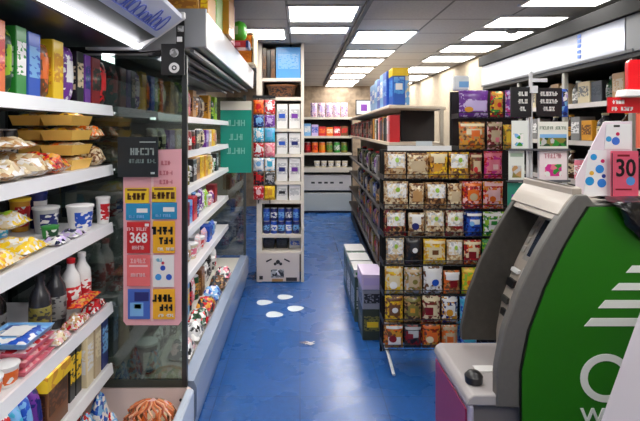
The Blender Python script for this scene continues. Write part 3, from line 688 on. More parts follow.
O('bag_body', MB().grid(lambda u,v: ((.062+.006*math.sin(v*9))*math.sin(PI*v)**.5*math.cos(2*PI*u), .06*math.sin(PI*v)**.5*math.sin(2*PI*u), .165*v), 16, 10), mat((90,210,50),.4,coat=.4), lg, smooth=True)
O('label', MB().grid(lambda u,v: (.068*math.cos(PI*1.1+PI*.4*u), .068*math.sin(PI*1.1+PI*.4*u)-.003, .05+.06*v), 8, 2), mat((200,235,180),.4), lg, smooth=True)
rt = E('red_tray', (-.475,3.64,2.2025), 'flat red box with dark end lying on the left fridge top edge', 'box', G)
O('box_body', B(-.09,.08,0,.16,0,.05), mat('red',.35,coat=.4), rt, bevel=.004)
O('box_end', B(.081,.10,0,.16,0,.05), mat('darkblue',.4), rt)
O('label', B(-.06,.04,-.002,0,.012,.036), mat('pink',.4), rt)
wc = E('wall_cubby', (-.62,4.55,2.202), 'pale wooden two-tier cubby with orange boxes at the far end of the fridge top', 'shelf')
O('side_board', B(.19,.205,0,.30,0,.29), mat((226,206,170),.5), wc); O('side_board', B(-.3,-.285,0,.30,0,.29), mat((226,206,170),.5), wc)
for z_ in (0,.14,.28): O('shelf_board', B(-.285,.19,0,.30,z_,z_+.014), mat((232,214,184),.5), wc)
for i, z_ in enumerate((.015,.155)):
    for j, x_ in enumerate((-.17,.085)):
        carton((-.62+x_,4.565,2.202+z_), .19, .22, .115, (216,120,24), f'orange box in the {["lower","upper"][i]} {["left","right"][j]} place of the wooden cubby', 'orange boxes in the cubby', 0, (196,96,16), name='carton')

# ================================================================== WHITE SHELF TOWER
TY = 5.26; kt = TY/F
tw = E('shelf_tower', (P(280,0,TY)[0],TY,0), 'tall narrow white shelf tower standing at the end of the left fridges', 'shelf')
tx = lambda x: (x-280)*kt
tz = lambda y: 1.6-(y-130)*kt
wm = mat((226,216,202),.5,coat=.1)
O('side_post', B(tx(256.5),tx(262),0,.40,0,tz(43)), wm, tw); O('side_post', B(tx(301),tx(304),0,.40,0,tz(43)), wm, tw)
O('back_panel', B(tx(262),tx(301),.39,.40,0,tz(43)), mat((120,100,80),.6), tw)
for y_ in (78,128.5,154,181.5,200.5,234.5,251): O('shelf', B(tx(262.1),tx(300.9),0,.39,tz(y_+3.2),tz(y_)), wm, tw)
kp = O('kick_panel', B(tx(257),tx(299.5),-.015,0,.01,tz(252.5)), mat((222,208,198),.5), tw)
dm = mat((50,44,44),.5)
pm = MB().tube([(tx(278),-.0155,tz(261.5)),(tx(278),-.019,tz(261.5))],.022,12).tube([(tx(275.2),-.0155,tz(263.5)),(tx(275.2),-.019,tz(263.5))],.016,10).tube([(tx(280.8),-.0155,tz(263.5)),(tx(280.8),-.019,tz(263.5))],.016,10)
O('club_emblem', pm, dm, tw)
O('left_dash', MB().prism([(tx(266),tz(260.5)),(tx(271.5),tz(258)),(tx(272),tz(259.2)),(tx(266.5),tz(262))],-.019,-.0155), dm, tw)
O('right_dash', MB().prism([(tx(290),tz(260.5)),(tx(284.5),tz(258)),(tx(284),tz(259.2)),(tx(289.5),tz(262))],-.019,-.0155), dm, tw)
O('picture_mark', B(tx(271),tx(284),-.019,-.0155,tz(277),tz(269)), pr(('lightgrey','grey','white','charcoal'),30), tw)
O('caption_mark', B(tx(272),tx(283),-.019,-.0155,tz(281),tz(278.5)), mat('tan',.5), tw)
O('dark_mark', B(tx(259.5),tx(263),-.019,-.0155,tz(279),tz(275.5)), dm, tw)
O('corner_mark', B(tx(286),tx(297),-.019,-.0155,tz(280.5),tz(277)), dm, tw)
def tc(x0, x1, y0, ybase, c, lab, lb, g, Y=TY+.02, d=.25, **k_):
    z0 = tz(ybase)+.001; kk = Y/F; X0, X1 = P(x0,0,Y)[0], P(x1,0,Y)[0]; zt = P(0,y0,Y)[2]
    return carton(((X0+X1)/2,Y,z0), X1-X0, d, zt-z0, c, lb, g, 0, lab, **k_)
g = 'boxes on the upper shelves of the white tower'
tc(276,300.5,47,78,(70,150,220),'lightblue','big light blue box on the top shelf of the white tower',g)
tc(262.5,266.5,48,78,'darkbrown','brown','dark brown upright box at the left of the tower top shelf',g)
tc(267,270.5,50,78,'black','charcoal','black upright box on the tower top shelf, second from left',g)
tc(271,275,49,78,'brown','darkbrown','brown upright box on the tower top shelf beside the blue one',g)
bk_ = E('wicker_basket', (tx(281)+tw.location.x,TY+.03,tz(97)), 'brown wicker basket on the second level of the white tower', 'basket')
def wick(u, v):
    a = 2*PI*u; e = 1+.14*v; rx, ry = .135*e, .14*e
    c_, s_ = math.cos(a), math.sin(a); p = .5
    return (rx*math.copysign(abs(c_)**p,c_), .16+ry*math.copysign(abs(s_)**p,s_)*.9, .12*v+.004*math.sin(v*40))
O('basket_body', MB().grid(wick,28,12), pr(('darkbrown','brown','black','brown'),60,stretch=(1,1,2),bump=.5), bk_, smooth=True)
O('basket_floor', B(-.14,.14,.04,.28,.001,.01), mat('darkbrown',.7), bk_)
O('basket_rim', MB().tube([(.155*math.copysign(abs(math.cos(a))**.5,math.cos(a)), .16+.155*math.copysign(abs(math.sin(a))**.5,math.sin(a)), .125) for a in [2*PI*i/24 for i in range(25)]],.01,6), mat((140,90,50),.6), bk_, smooth=True)
O('shelf', B(tx(262.1),tx(300.9),0,.39,tz(100.4),tz(97)-.001), wm, tw)
for (ya, yb, lev) in ((104,128.5,'third'),(133,154,'fourth'),(158,181.5,'fifth'),(185,200.5,'sixth')):
    for i, (xa, xb) in enumerate(((276.5,287.5),(289,300.3))):
        c = 'white'; lab = {'third':['blue','purple'],'fourth':['blue','darkblue'],'fifth':['darkblue','purple'],'sixth':['black','lightgrey']}[lev][i]
        tc(xa,xb,ya,yb,c,'lightgrey',f'white box with {wd(lab)} picture, {["left","right"][i]} of the pair on the {lev} tower level','white boxes in pairs on the tower',mark=lab)
    tc(263,275.5,ya+2,yb,'beige','tan',f'beige box behind the hanging packets on the {lev} tower level','white boxes in pairs on the tower',Y=TY+.06)
for n in range(2):
    for i in range(5):
        Xc = P(266.5+7.4*i,0,TY+.05)[0]
        can((Xc,TY+.07,tz(234.5)+.001+n*.135), .036, .128, 'blue' if (i+n)%2 else 'darkblue', f'blue and white can, {ordn(i)} from the left in the {["lower","upper"][n]} row on the tower', 'cans on the lower tower shelf', 'white' if i%2 else 'lightblue')
for i in range(3):
    Xc = P(269+13*i,0,TY+.12)[0]
    carton((Xc,TY+.12,tz(251)+.001), .12, .2, .11, 'black' if i < 2 else 'lightgrey', f'{"black" if i < 2 else "pale"} box, {ordn(i)} from the left on the lowest tower shelf', 'boxes on the lowest tower shelf', 0, 'charcoal' if i < 2 else 'blue')
# hanging packets on two clip strips in front of the tower
cs_ = E('clip_strip', (P(264,0,5.215)[0],5.215,tz(203)), 'pair of hanging clip strips holding coloured packets on the tower', 'clip strip')
O('strip', B(-.065,-.055,.02,.024,0,1.12), mat('black',.5), cs_); O('strip', B(.055,.065,.02,.024,0,1.12), mat('black',.5), cs_)
O('hanging_bar', B(-.12,.12,.02,.026,1.10,1.13), mat('black',.5), cs_)
rows_ = [(100,114,('orange','red'),('red','white'),'orange and red'),(115,127,('darkblue','purple'),('lightblue','lilac'),'dark blue'),(128,142,('cyan','cyan'),('white','lightblue'),'cyan'),
         (143,157,('red','pink'),('white','palepink'),'red and pink'),(158,171,('white','white'),('lightblue','cyan'),'white'),(172,185,('black','charcoal'),('red','lightgrey'),'black'),(186,200,('red','yellow'),('palepink','gold'),'red and yellow')]
k5 = 5.2/F
for r_i, (ya, yb, cc, ll, w_) in enumerate(rows_):
    for s_ in range(2):
        p = P(258.5+11.2*s_, yb, 5.2)
        cc_ = wd(cc[s_])
        pouch((p[0],5.215,p[2]), 10.6*k5, (yb-ya)*k5, .03, (cc[s_],cc[s_],ll[s_],cc[s_]), f'{cc_} packet on the {["left","right"][s_]} clip strip, {ordn(r_i)} from the top', 'packets on the clip strips', [('label',ll[s_],.25,.75,.35,.75,s_ == r_i % 2)], name='hanging_packet', cat='packet')
# white footprints on the floor
for i, (x, y, a, lb) in enumerate(((264,302.5,.15,'leftmost of the four'),(284.5,297,.1,'farthest of the four'),(274,314.5,-.2,'nearest of the four'),(295,308.5,.3,'rightmost of the four'))):
    Y = F*EYE/(y-HY); X = (x-CX)*Y/F
    fo = E('floor_sticker', (X,Y,.0005), f'pale oval sticker on the blue floor, {lb}', 'floor sticker', 'oval stickers on the floor', rz=a)
    O('sole', MB().prism([(.075*math.cos(t)*(1+.10*math.cos(t)), .068*math.sin(t)*(1-.25*math.cos(t))) for t in [2*PI*j/22 for j in range(22)]],0,.0012,axis='z'), mat((226,232,236),.5), fo)

sp_ = E('paper_scrap', P(309,344,F*EYE/(344-HY)), 'small torn scrap of white paper lying in the middle of the blue floor', 'paper')
sp_.location.z = .001
O('scrap', MB().grid(lambda u,v: ((u-.5)*.07+.012*math.sin(v*9), (v-.5)*.05+.01*math.sin(u*8), .004+.009*abs(mnoise.noise(Vector((u*4,v*4,.7))))), 8, 6), mat((226,222,226),.6), sp_)
O('scrap_edge', MB().grid(lambda u,v: ((u-.5)*.05-.04+.01*math.sin(v*5), (v-.5)*.03+.012, .003+.006*u), 5, 4), mat((120,110,130),.6), sp_)

# ================================================================== BACK WALL UNIT
BY = 9.64; kb = BY/F
bx = lambda x: (x-326.5)*kb
bz = lambda y: 1.6-(y-130)*kb
bu = E('wall_shelving', (P(326.5,0,BY)[0],BY,0), 'shelving with pale drawers against the back wall at the end of the aisle', 'shelf')
O('back_panel', B(bx(302),bx(352),.45,.47,0,bz(118)), mat((44,38,36),.6), bu)
O('side_panel', B(bx(301.4),bx(302),0,.47,0,bz(118)), mat((70,66,64),.6), bu); O('side_panel', B(bx(352),bx(352.6),0,.47,0,bz(118)), mat((70,66,64),.6), bu)
O('plinth', B(bx(302),bx(352),.03,.45,0,bz(211.5)), mat((24,28,50),.5), bu)
for y_ in (117,136,153): O('shelf', B(bx(302.05),bx(351.95),.02,.45,bz(y_+2.2),bz(y_)), mat((206,200,186),.5), bu)
O('counter_ledge', B(bx(302.05),bx(351.95),-.05,.45,bz(172),bz(167.5)), mat((206,200,190),.5), bu)
for (ya, yb, c) in ((175,190.5,(206,204,206)),(193,211,(180,188,190))):
    d_ = O('drawer', B(bx(302.6),bx(351.4),0,.44,bz(yb),bz(ya)), mat(c,.4,coat=.2), bu, bevel=.008)
    if ya == 175:
        for x_ in (313,320,326,332,341): O('drawer_mark', B(bx(x_)-.035,bx(x_)+.035,-.003,.0,bz(183.6),bz(181.8)), mat('charcoal',.5), d_)
g = 'stock on the back wall shelving'
for i in range(5):
    p = P(314+7.6*i,0,BY+.1)
    pouch((p[0],BY+.14,bz(117)+.001), .135, .28, .10, ('lilac','palepink','purple','white'), f'pale pinkish packet, {ordn(i)} from the left on the top shelf of the back wall', g, [('label','lilac',.25,.75,.35,.75,False)], name='food_packet', cat='packet')
for i in range(6):
    c = ['lightblue','lilac','red','orange','red','brown'][i]; lab = ['white','blue','orange','cream','white','red'][i]; p = P(307.5+7.4*i,0,BY+.1)
    carton((p[0],BY+.08,bz(136)+.001), .13, .2, [.24,.22,.18,.17,.18,.19][i], c, f'{wd(c)} carton, {ordn(i)} from the left on the middle shelf of the back wall', g, 0, lab)
for i in range(6):
    c = ['darkred','orange','orange','olive','green','olive'][i]; lab = ['red','red','gold','green','lightgrey','green'][i]; p = P(307.5+7.4*i,0,BY+.1)
    can((p[0],BY+.16,bz(153)+.001), .062, .20, c, f'{wd(c)} tin, {ordn(i)} from the left on the third shelf of the back wall', g, lab, name='tin')
for i in range(5):
    p = P(317+7*i,0,BY+.05); tub((p[0],BY+.1,bz(167.5)+.001), .055, .12, 'cream', f'cream tub, {ordn(i)} from the left on the ledge above the drawers', g, 'lightgrey')

# ================================================================== MIDDLE GONDOLA
ga = math.radians(-2.0)
GY = 4.05
gd = E('gondola_shelving', (.72,GY,0), 'long double-sided shelving to the right of the aisle, behind the snack rack', 'shelf', rz=ga)
GL, GW = 5.1, .44
bei = mat((222,206,184),.5)
O('end_panel', B(.15,GW,.32,.335,.12,1.77), mat((34,28,30),.6), gd)
O('spine', B(GW*.5-.01,GW*.5+.01,.335,GL,.10,1.77), mat((80,72,66),.6), gd)
O('base_plinth', B(.03,GW-.03,.05,GL,.0,.12), mat((38,34,40),.5), gd)
O('end_post', B(GW-.03,GW,.0,.03,.12,1.77), mat((200,190,172),.5), gd)
tb = MB().prism([(0,1.78),(0,1.805),(GW+.02,1.79),(GW+.02,1.765)],-.0,GL)
O('top_board', tb, bei, gd, bevel=.004)
LV = [.30,.58,.86,1.13,1.50]
for z_ in LV:
    O('shelf', B(.0,GW,.0 if z_ > 1.4 else .32,GL,z_-.025,z_), bei if z_ > 1.4 else mat((60,54,54),.5), gd)
Rg = Matrix.Rotation(ga,4,'Z')
def gp(x, y, z):
    v = Rg @ Vector((x,y,0)); return (v.x+.72, v.y+GY, z)
def gline(z, specs, where, group, y0, y1, x=.012, dark=False):
    y = y0; i = 0
    while y < y1 and i < 20:
        w, h, c, lab, kd = specs[i % len(specs)]; w *= rng.uniform(.92,1.08)
        L_ = f'{wd(c)} and {wd(lab)} {kd}, {ordn(i)} {where}'; loc = gp(x+rng.uniform(0,.02), y+w/2, z)
        if kd == 'carton': carton(loc, w, .13, h, c, L_, group, ga-R90, lab)
        elif kd == 'book': carton(loc, w, .08, h, c, L_, group, ga-R90, lab, name='book', cat='book')
        elif kd == 'bottle': bottle(gp(x+w/2,y+w/2,z), w/2, h, c, L_, group, lab)
        elif kd == 'can': can(gp(x+w/2,y+w/2,z), w/2, h, c, L_, group, lab)
        elif kd == 'packet': pouch(gp(x+.05,y+w/2,z), w, h, .08, (c,lab,c,c), L_, group, [('label',lab,.2,.8,.4,.75,False)], ga-R90, name='food_packet', cat='packet')
        y += w+.02; i += 1
gline(LV[4]+.001, [(.10,.22,'red','darkred','book'),(.07,.22,'palepink','white','book'),(.06,.20,'charcoal','darkgreen','book'),(.07,.21,'white','green','book'),(.08,.21,'charcoal','grey','book'),(.07,.22,'gold','tan','book'),(.07,.2,'darkbrown','black','book'),(.08,.19,'black','charcoal','book')],
      'from the near end under the top board of the middle shelving', 'books and boxes under the gondola top board', .03, 1.3)
gline(LV[4]+.001, [(.16,.20,'darkbrown','tan','carton'),(.12,.22,'charcoal','grey','bottle'),(.18,.2,'charcoal','darkgreen','carton'),(.14,.19,'darkred','black','can')],
      'from the front in the far part under the top board of the middle shelving', 'far stock under the gondola top board', 1.4, 5.0)
gline(LV[3]+.001, [(.12,.20,'lightgrey','purple','packet'),(.14,.24,'charcoal','grey','bottle'),(.16,.22,'darkgreen','olive','packet'),(.15,.2,'black','brown','carton'),(.15,.21,'grey','darkblue','carton')],
      'from the front on the upper aisle shelf of the middle shelving', 'stock on the upper gondola shelf', .36, 3.4)
gline(LV[2]+.001, [(.16,.18,'blue','lightgrey','packet'),(.17,.16,'charcoal','black','carton'),(.15,.19,'olive','grey','packet'),(.13,.2,'darkbrown','tan','bottle'),(.15,.18,'navy','grey','carton')],
      'from the front on the middle aisle shelf of the middle shelving', 'stock on the middle gondola shelf', .36, 3.4)
gline(LV[1]+.001, [(.16,.2,'darkbrown','tan','packet'),(.17,.18,'purple','olive','packet'),(.15,.2,'black','brown','carton'),(.16,.2,'brown','orange','packet')],
      'from the front on the lower aisle shelf of the middle shelving', 'stock on the lower gondola shelf', .36, 3.4)
gline(LV[0]+.001, [(.17,.2,'darkbrown','red','packet'),(.17,.18,'olive','gold','carton'),(.15,.2,'charcoal','brown','packet'),(.16,.19,'brown','tan','carton')],
      'from the front on the lowest aisle shelf of the middle shelving', 'stock on the lowest gondola shelf', .36, 3.4)
# blue boxes on the gondola top
g = 'boxes on top of the middle shelving'
carton(gp(.035+.05,.02,1.806), .10, .22, .29, (26,90,190), 'blue box with yellow top, the nearest on the middle shelving', g, ga, (70,150,220), mark='white')
for o in list(COL.objects):
    if o.get('label','').startswith('blue box with yellow top'):
        O('box_top', B(-.054,.075,-.006,.21,.235,.30), mat((236,196,20),.4), o)
        O('side_sheet', B(.051,.085,.0,.2,.0,.234), pr(('white','lightblue','cream'),30), o)
for i in range(6):
    c = ['blue','lightblue','blue','lightblue','lightblue','lightblue'][i]; lab = ['lightblue','white','white','lightblue','white','blue'][i]
    carton(gp(.015+.005*i,.27+.27*i+.09,1.806), .22, .16, [.30,.31,.29,.31,.29,.30][i], c, f'{wd(c)} box with {wd(lab)} print, {ordn(i)} behind the yellow-topped box', g, ga-R90, lab, mark='white' if i % 2 else 'blue')
p = P(354.5,121,6.6)
fr = E('framed_notice', (gp(.03,2.62,1.806)[0], GY+2.62, 1.803), 'small white framed notice with purple middle on the far shelving top', 'sign')
O('frame', B(-.10,.12,0,.012,.0,.20), mat('charcoal',.5), fr); O('sheet', B(-.085,.105,-.003,0,.012,.185), mat((226,228,240),.5), fr); O('picture', B(-.03,.055,-.005,-.003,.05,.14), mat('purple',.5), fr)
# cartons on the floor beside the aisle
g = 'cartons on the floor beside the snack rack'
def fcar(X0, Y0, w, d, z0, h, c, lab, lb, **k_): return carton((X0+w/2,Y0,z0), w, d, h, c, lb, g, 0, lab, **k_)
fcar(.475,3.80,.155,.30,.001,.235,(52,58,40),'olive','dark green carton at the bottom of the front floor stack',mark='yellow')
fcar(.475,3.80,.155,.30,.237,.15,(150,150,160),'charcoal','grey striped carton in the middle of the front floor stack')
fcar(.470,3.79,.165,.31,.388,.115,(206,188,220),'lilac','pale lilac carton on top of the front floor stack',face='plain')
for i, (Y0, h, c, lab) in enumerate(((4.16,.37,(62,78,66),'lightgrey'),(4.52,.36,(86,96,92),'white'),(4.88,.36,(58,84,66),'lightgrey'))):
    fcar(.455,Y0,.20,.33,.001,h,c,lab,f'grey-green carton, {ordn(i)} behind the front stack on the floor')
    fcar(.45,Y0+.01,.19,.28,.003+h,.06,'lightgrey','green',f'flat pale carton lying on the {ordn(i)} grey-green floor carton')

# ================================================================== SNACK RACK
RY = 3.4; kr = RY/F
rx = lambda x: (x-445)*kr
rzf = lambda y: 1.6-(y-130)*kr
rk = E('snack_rack', (P(445,0,RY)[0],RY,0), 'black wire rack full of snack packets facing the shop entrance', 'rack')
bl = mat((16,16,18),.45)
O('back_board', B(rx(384),rx(524),.085,.10,rzf(348),rzf(150)), mat((20,18,18),.6), rk)
O('upper_back_board', B(rx(456),rx(524),.085,.10,rzf(149.9),rzf(91)), mat((24,20,24),.6), rk)
shelf_y = [118,150,178.5,208,235,263,292,320.5,345.5]
for i, y_ in enumerate(shelf_y):
    xa = 455 if i < 2 else 381.6
    xb = 521
    s = MB(); zz = rzf(y_)
    s.tube([(rx(xa),-.075,zz+.035),(rx(xb),-.075,zz+.035)],.003,6).tube([(rx(xa),-.075,zz+.004),(rx(xb),-.075,zz+.004)],.003,6)
    n = int((xb-xa)/7)
    for j in range(n+1):
        x_ = rx(xa+(xb-xa)*j/n); s.box(x_-.0015,x_+.0015,-.075,.084,zz-.004,zz-.001)
    s.box(rx(xa),rx(xa)+.004,-.075,.084,zz-.004,zz+.03).box(rx(xb)-.004,rx(xb),-.075,.084,zz-.004,zz+.03)
    O('wire_shelf', s, bl, rk)
for x_ in (383.5,523): O('upright', B(rx(x_)-.008,rx(x_)+.008,.10,.12,.05,rzf(150 if x_ < 400 else 90)), bl, rk)
O('upright', B(rx(456)-.008,rx(456)+.008,.10,.12,rzf(150),rzf(91)), bl, rk)
for x_ in (388,512):
    O('foot', MB().tube([(rx(x_),.10,.10),(rx(x_),-.02,.08),(rx(x_)+.01,-.16,.012)],.011,8), mat((222,224,226),.35,coat=.3), rk, smooth=True)
    O('rear_foot', MB().tube([(rx(x_),.11,.12),(rx(x_),.22,.012)],.010,8), mat((222,224,226),.35), rk, smooth=True)
O('header_card', B(rx(386),rx(449),-.06,-.056,rzf(150.3),rzf(145.5)), mat('white',.5), rk)
O('header_tab', B(rx(414),rx(430),-.06,-.056,rzf(145.5)+.0005,rzf(141)), mat((206,214,216),.5), rk)
NUT = ('tan','beige','brown','cream'); NT2 = ('beige','tan','cream','brown'); GLD = ('gold','yellow','brown','tan'); RDN = ('red','orange','palepink','darkred')
def nutp(body, w=('white','white','white','lightgrey','cream'), spot=(150,190,60)): return (body, [('label',w,.08,.92,.42,.93,False),('emblem',spot,.42,.62,.62,.80,True)])
def plain(body, labc, spot=None, a=.2,b=.8,c=.3,d=.7):
    l = [('label',labc,a,b,c,d,False)]
    if spot:
        ux_, vx_, q_ = rng.uniform(.3,.6), rng.uniform(.35,.6), rng.uniform(.12,.24); l.append(('emblem',spot,round(ux_-q_,2),round(ux_+q_,2),round(vx_-q_*.7,2),round(vx_+q_*.6,2),rng.random() < .5))
        l.append(('band',labc,.05,.95,.84,.94,False))
    return (body, l)
R_ = [
 ('top',118,[(457,486,90,(('purple','lilac','purple'),[('top_band','purple',.0,1,.68,.97,False),('label','lilac',.2,.95,.25,.62,False),('emblem','gold',.15,.45,.2,.4,True)]),'purple and white sharing packet'),
             (488,501,91,plain(('yellow','green','red','darkred'),'gold','red'),'yellow and dark red packet'),(503,519,90,plain(('purple','magenta','lilac'),'lilac','magenta'),'bright purple packet')]),
 ('second',150,[(457,483,121,plain(('orange','gold','brown','tan'),'cream','orange',.25,.85,.55,.75),'orange nut packet'),(485,500,121,plain(('palepink','brown','beige','darkred'),'beige','pink'),'pinkish brown packet'),(501,510,124,plain(('yellow','gold','olive'),'yellow'),'narrow yellow packet')]),
 ('third',178.5,[(385,405,151,nutp(('tan','beige','brown')),'white-topped nut packet'),(406,427,152,plain(NT2,'beige'),'clear beige nut packet'),(428,446,151,plain(GLD,'cream','gold',.2,.8,.6,.9),'golden nut packet'),(447,467,151,nutp(GLD),'white-topped golden nut packet'),(468,480,152,plain(('darkred','brown','tan'),'beige','red'),'dark red nut packet'),(482,500,150,plain(('red','pink','magenta'),'pink','palepink'),'bright red packet')]),
 ('fourth',208,[(384,407,180,nutp(NUT),'white-topped brown nut packet'),(408,423,182,plain(NUT,'tan'),'clear brown nut packet'),(424,445,181,nutp(('darkbrown','brown','tan')),'white-topped dark nut packet'),(446,460,182,plain(NUT,'beige'),'narrow brown nut packet'),(461,480,180,plain(RDN,'orange','beige'),'orange-red packet'),(481,501,180,plain(('red','palepink','orange','gold'),'palepink','orange'),'pale red packet')]),
 ('fifth',235,[(384,405,209,nutp(('darkbrown','darkred','tan')),'white-topped brown nut packet'),(407,423,211,plain(NUT,'white','darkblue',.2,.75,.5,.85),'brown nut packet with white patch'),(424,443,209,nutp(NUT),'white-topped brown nut packet with leaf'),(444,462,209,nutp(('brown','darkred','beige')),'white-topped reddish nut packet'),(464,480,210,plain(('blue','darkblue','blue'),'white','lightblue',.2,.8,.5,.7),'dark blue packet'),(481,504,210,plain(('green','lime','white'),'white','green'),'green and white packet')]),
 ('sixth',263,[(385,403,236,nutp(('tan','beige','cream','grey')),'white-topped pale nut packet'),(404,421,236,plain(('black','darkbrown','black'),'charcoal','white',.25,.8,.5,.85),'black packet with white print'),(422,444,237,plain(('yellow','gold','cream'),'cream','brown'),'yellow packet'),(445,461,238,nutp(('cream','tan','beige')),'white-topped cream packet'),(462,479,238,plain(('red','orange','darkred','cream'),'cream','darkred'),'red and cream packet'),(480,497,237,plain(('green','lime','green'),'white'),'bright green packet')]),
 ('seventh',292,[(384,402,264,plain(('yellow','cream','gold'),'cream','white'),'yellow and cream packet'),(403,421,265,plain(('olive','tan','lightgrey'),'beige','olive'),'olive packet'),(422,441,264,plain(('lightgrey','white','brown'),'white','blue',.1,.9,.4,.9),'white packet with blue mark'),(442,458,268,plain(('orange','brown','tan'),'white','darkred',.1,.9,.62,.9),'orange-brown packet'),(460,480,265,plain(('lime','yellow','gold'),'yellow','orange'),'lime green packet')]),
 ('eighth',320.5,[(384,402,293,plain(('yellow','gold','brown','yellow'),'brown','white'),'yellow and brown packet'),(403,420,294,plain(('olive','darkbrown','tan'),'olive','gold'),'dark olive packet'),(421,439,293,plain(('darkred','cream','brown'),'cream','darkred'),'cream and dark red packet'),(440,456,294,plain(('darkblue','white','gold'),'white','gold'),'dark blue and white packet'),(458,476,294,plain(('lightblue','cyan','blue'),'cyan','white'),'light blue packet')]),
 ('lowest',345.5,[(384,402,321,plain(('gold','brown','orange'),'white','darkred',.15,.85,.15,.5),'gold packet with white panel'),(403,420,322,plain(('black','darkred','charcoal'),'lightgrey','darkred',.2,.8,.5,.8),'black and dark red packet'),(421,439,321,plain(('brown','gold','orange','darkred'),'orange','cream'),'brown and orange packet'),(440,456,322,plain(('tan','orange','beige'),'beige','orange'),'tan packet'),(458,475,322,plain(('cyan','blue','lightblue'),'cyan'),'bright blue packet')]),
]
for (rn, yb, items) in R_:
    zb = rzf(yb)+.001
    for i, (xa, xb, yt, (body, parts), lb) in enumerate(items):
        w = (xb-xa)*kr*.99; h = (yb-yt)*kr
        pouch((P((xa+xb)/2,0,RY)[0],RY-.035,zb), w*1.02, h*.965, .055, body, f'{lb}, {ordn(i)} from the left in the {rn} row of the snack rack', 'packets on the snack rack', parts, tilt=-.0, scale=66)
        # a second packet stands behind where the rack is deep
        if i % 2 == 0 and rn in ('third','fourth','fifth','lowest'):
            pouch((P((xa+xb)/2,0,RY)[0],RY+.035,zb), w*1.0, h*.94, .04, body, f'{lb}, behind the {ordn(i)} one in the {rn} rack row', 'packets at the back of the snack rack', parts, scale=66)
lb_ = E('small_box', (rx(463)+rk.location.x,RY+.02,rzf(90)), 'small white and blue object on top of the snack rack', 'box')
O('box_body', B(-.05,.05,-.0,.06,.001,.10), mat((226,232,236),.5), lb_, bevel=.006); O('label', B(-.02,.045,-.003,.0,.02,.06), mat('lightblue',.5), lb_)

# ================================================================== MAGAZINE STAND
MY = 3.02; km = MY/F
mx = lambda x: (x-533)*km
mz = lambda y: 1.6-(y-130)*km
ms = E('magazine_stand', (P(533,0,MY)[0],MY,0), 'floor stand with two black price boards on a pale pole right of the snack rack', 'stand')
O('pole', MB().tube([(0,.03,.03),(0,.03,mz(71))],.011,10), mat((214,216,220),.3,metal=.3), ms, smooth=True)
O('pole_clamp', B(-.02,.025,-.01,.05,mz(93),mz(86)), mat((214,216,220),.4), ms)
O('base', MB().lathe([(.13,0),(.14,.01),(.13,.025),(.02,.035)],24,0,.03), mat('charcoal',.5), ms, smooth=True)
O('top_arm', B(mx(533),mx(549),.02,.032,mz(81.5),mz(78)), mat((214,216,220),.4), ms)
bd = mat((14,14,20),.45)
b1 = O('left_board', B(mx(511),mx(531.5),.0,.012,mz(117),mz(87)), bd, ms)
b2 = O('right_board', B(mx(537),mx(562),.0,.012,mz(116.5),mz(88)), bd, ms)
for (x_, y_, s_) in ((523,96,'3'),(523,103.5,'3'),(523,111,'2')): W('small_print', s_, 6*km, mat('white',.5), b1, (mx(x_),-.002,mz(y_)), bold=.28)
for (x_, y_, s_) in ((549,96,'6'),(549,103.5,'6'),(549,111,'4')): W('small_print', s_, 6*km, mat('white',.5), b2, (mx(x_),-.002,mz(y_)), squash=.9, bold=.28)
for y_ in (150,181,212): O('holder', MB().box(mx(507),mx(568),-.03,-.027,mz(y_),mz(y_-1.6)).box(mx(507),mx(568),-.03,.02,mz(y_)-.003,mz(y_)), mat((90,90,96),.4), ms)
O('back_wire', B(mx(527.5),mx(530),.014,.02,mz(212),mz(118)), mat((214,216,220),.4), ms); O('back_wire', B(mx(539),mx(541),.014,.02,mz(212),mz(118)), mat((214,216,220),.4), ms)
def magz(x0, x1, y0, y1, c, lb, bits, txt=()):
    m_ = E('magazine', P((x0+x1)/2, y1-.3, MY), lb, 'magazine', 'magazines on the stand'); w = (x1-x0)*km/2; h = (y1-y0)*km
    m_.location.y = MY-.008
    O('cover', B(-w,w,-.003,.003,0,h), mat(c,.35,coat=.3), m_)
    for (nm, col, a, b_, c0, c1) in bits: O(nm, B(-w+2*w*a,-w+2*w*b_,-.0045,-.003,h*c0,h*c1), pr(col,36) if isinstance(col[0],str) and isinstance(col,tuple) else mat(col,.4), m_)
    for (s, size, a, c0, col) in txt: W('masthead', s, size, mat(col,.45), m_, (-w+2*w*a,-.0045,h*c0), squash=.8)
magz(537.5,567,122,149.7,(232,234,226),'white magazine with a green landscape picture, upper right on the stand',[('picture',('green','darkgreen','lightgrey','olive'),.05,.95,.12,.42),('skyline','lightblue',.05,.95,.42,.55)],[('76',.026,.5,.72,(120,140,120))])
magz(538.5,566,151,180.7,(236,222,226),'white magazine with a pink and green picture, lower right on the stand',[('picture',('pink','green','white','magenta'),.2,.8,.15,.55)],[('6',.04,.5,.75,(200,140,150))])
magz(511,527,121,149.7,(226,230,226),'narrow white and green magazine, upper left on the stand',[('picture',('green','lightblue','white'),.1,.7,.12,.55)])
magz(508,523.5,151,180.7,(222,226,220),'pale magazine with small print, lower left on the stand',[('picture',('tan','lightgrey','olive'),.2,.8,.1,.5),('masthead',(150,170,150),.1,.9,.8,.92)])
magz(507,526,183,211.7,(36,130,110),'teal green magazine at the bottom left of the stand',[('picture',('purple','teal','darkred'),.2,.8,.1,.6)])
magz(538,566,183,211.7,(226,226,232),'pale grey magazine at the bottom right of the stand',[('picture',('lightblue','lilac','white'),.2,.8,.1,.6)])
bt = E('hanging_packet', P(564,117,3.3), 'blue packet hanging beside the black price board', 'packet'); k3 = 3.3/F
O('packet_body', MB().grid(lambda u,v: pil(u,v,8*k3,28*k3,.04,1), 8, 9), pr(('blue','darkblue','lightblue','blue'),40), bt, smooth=True)
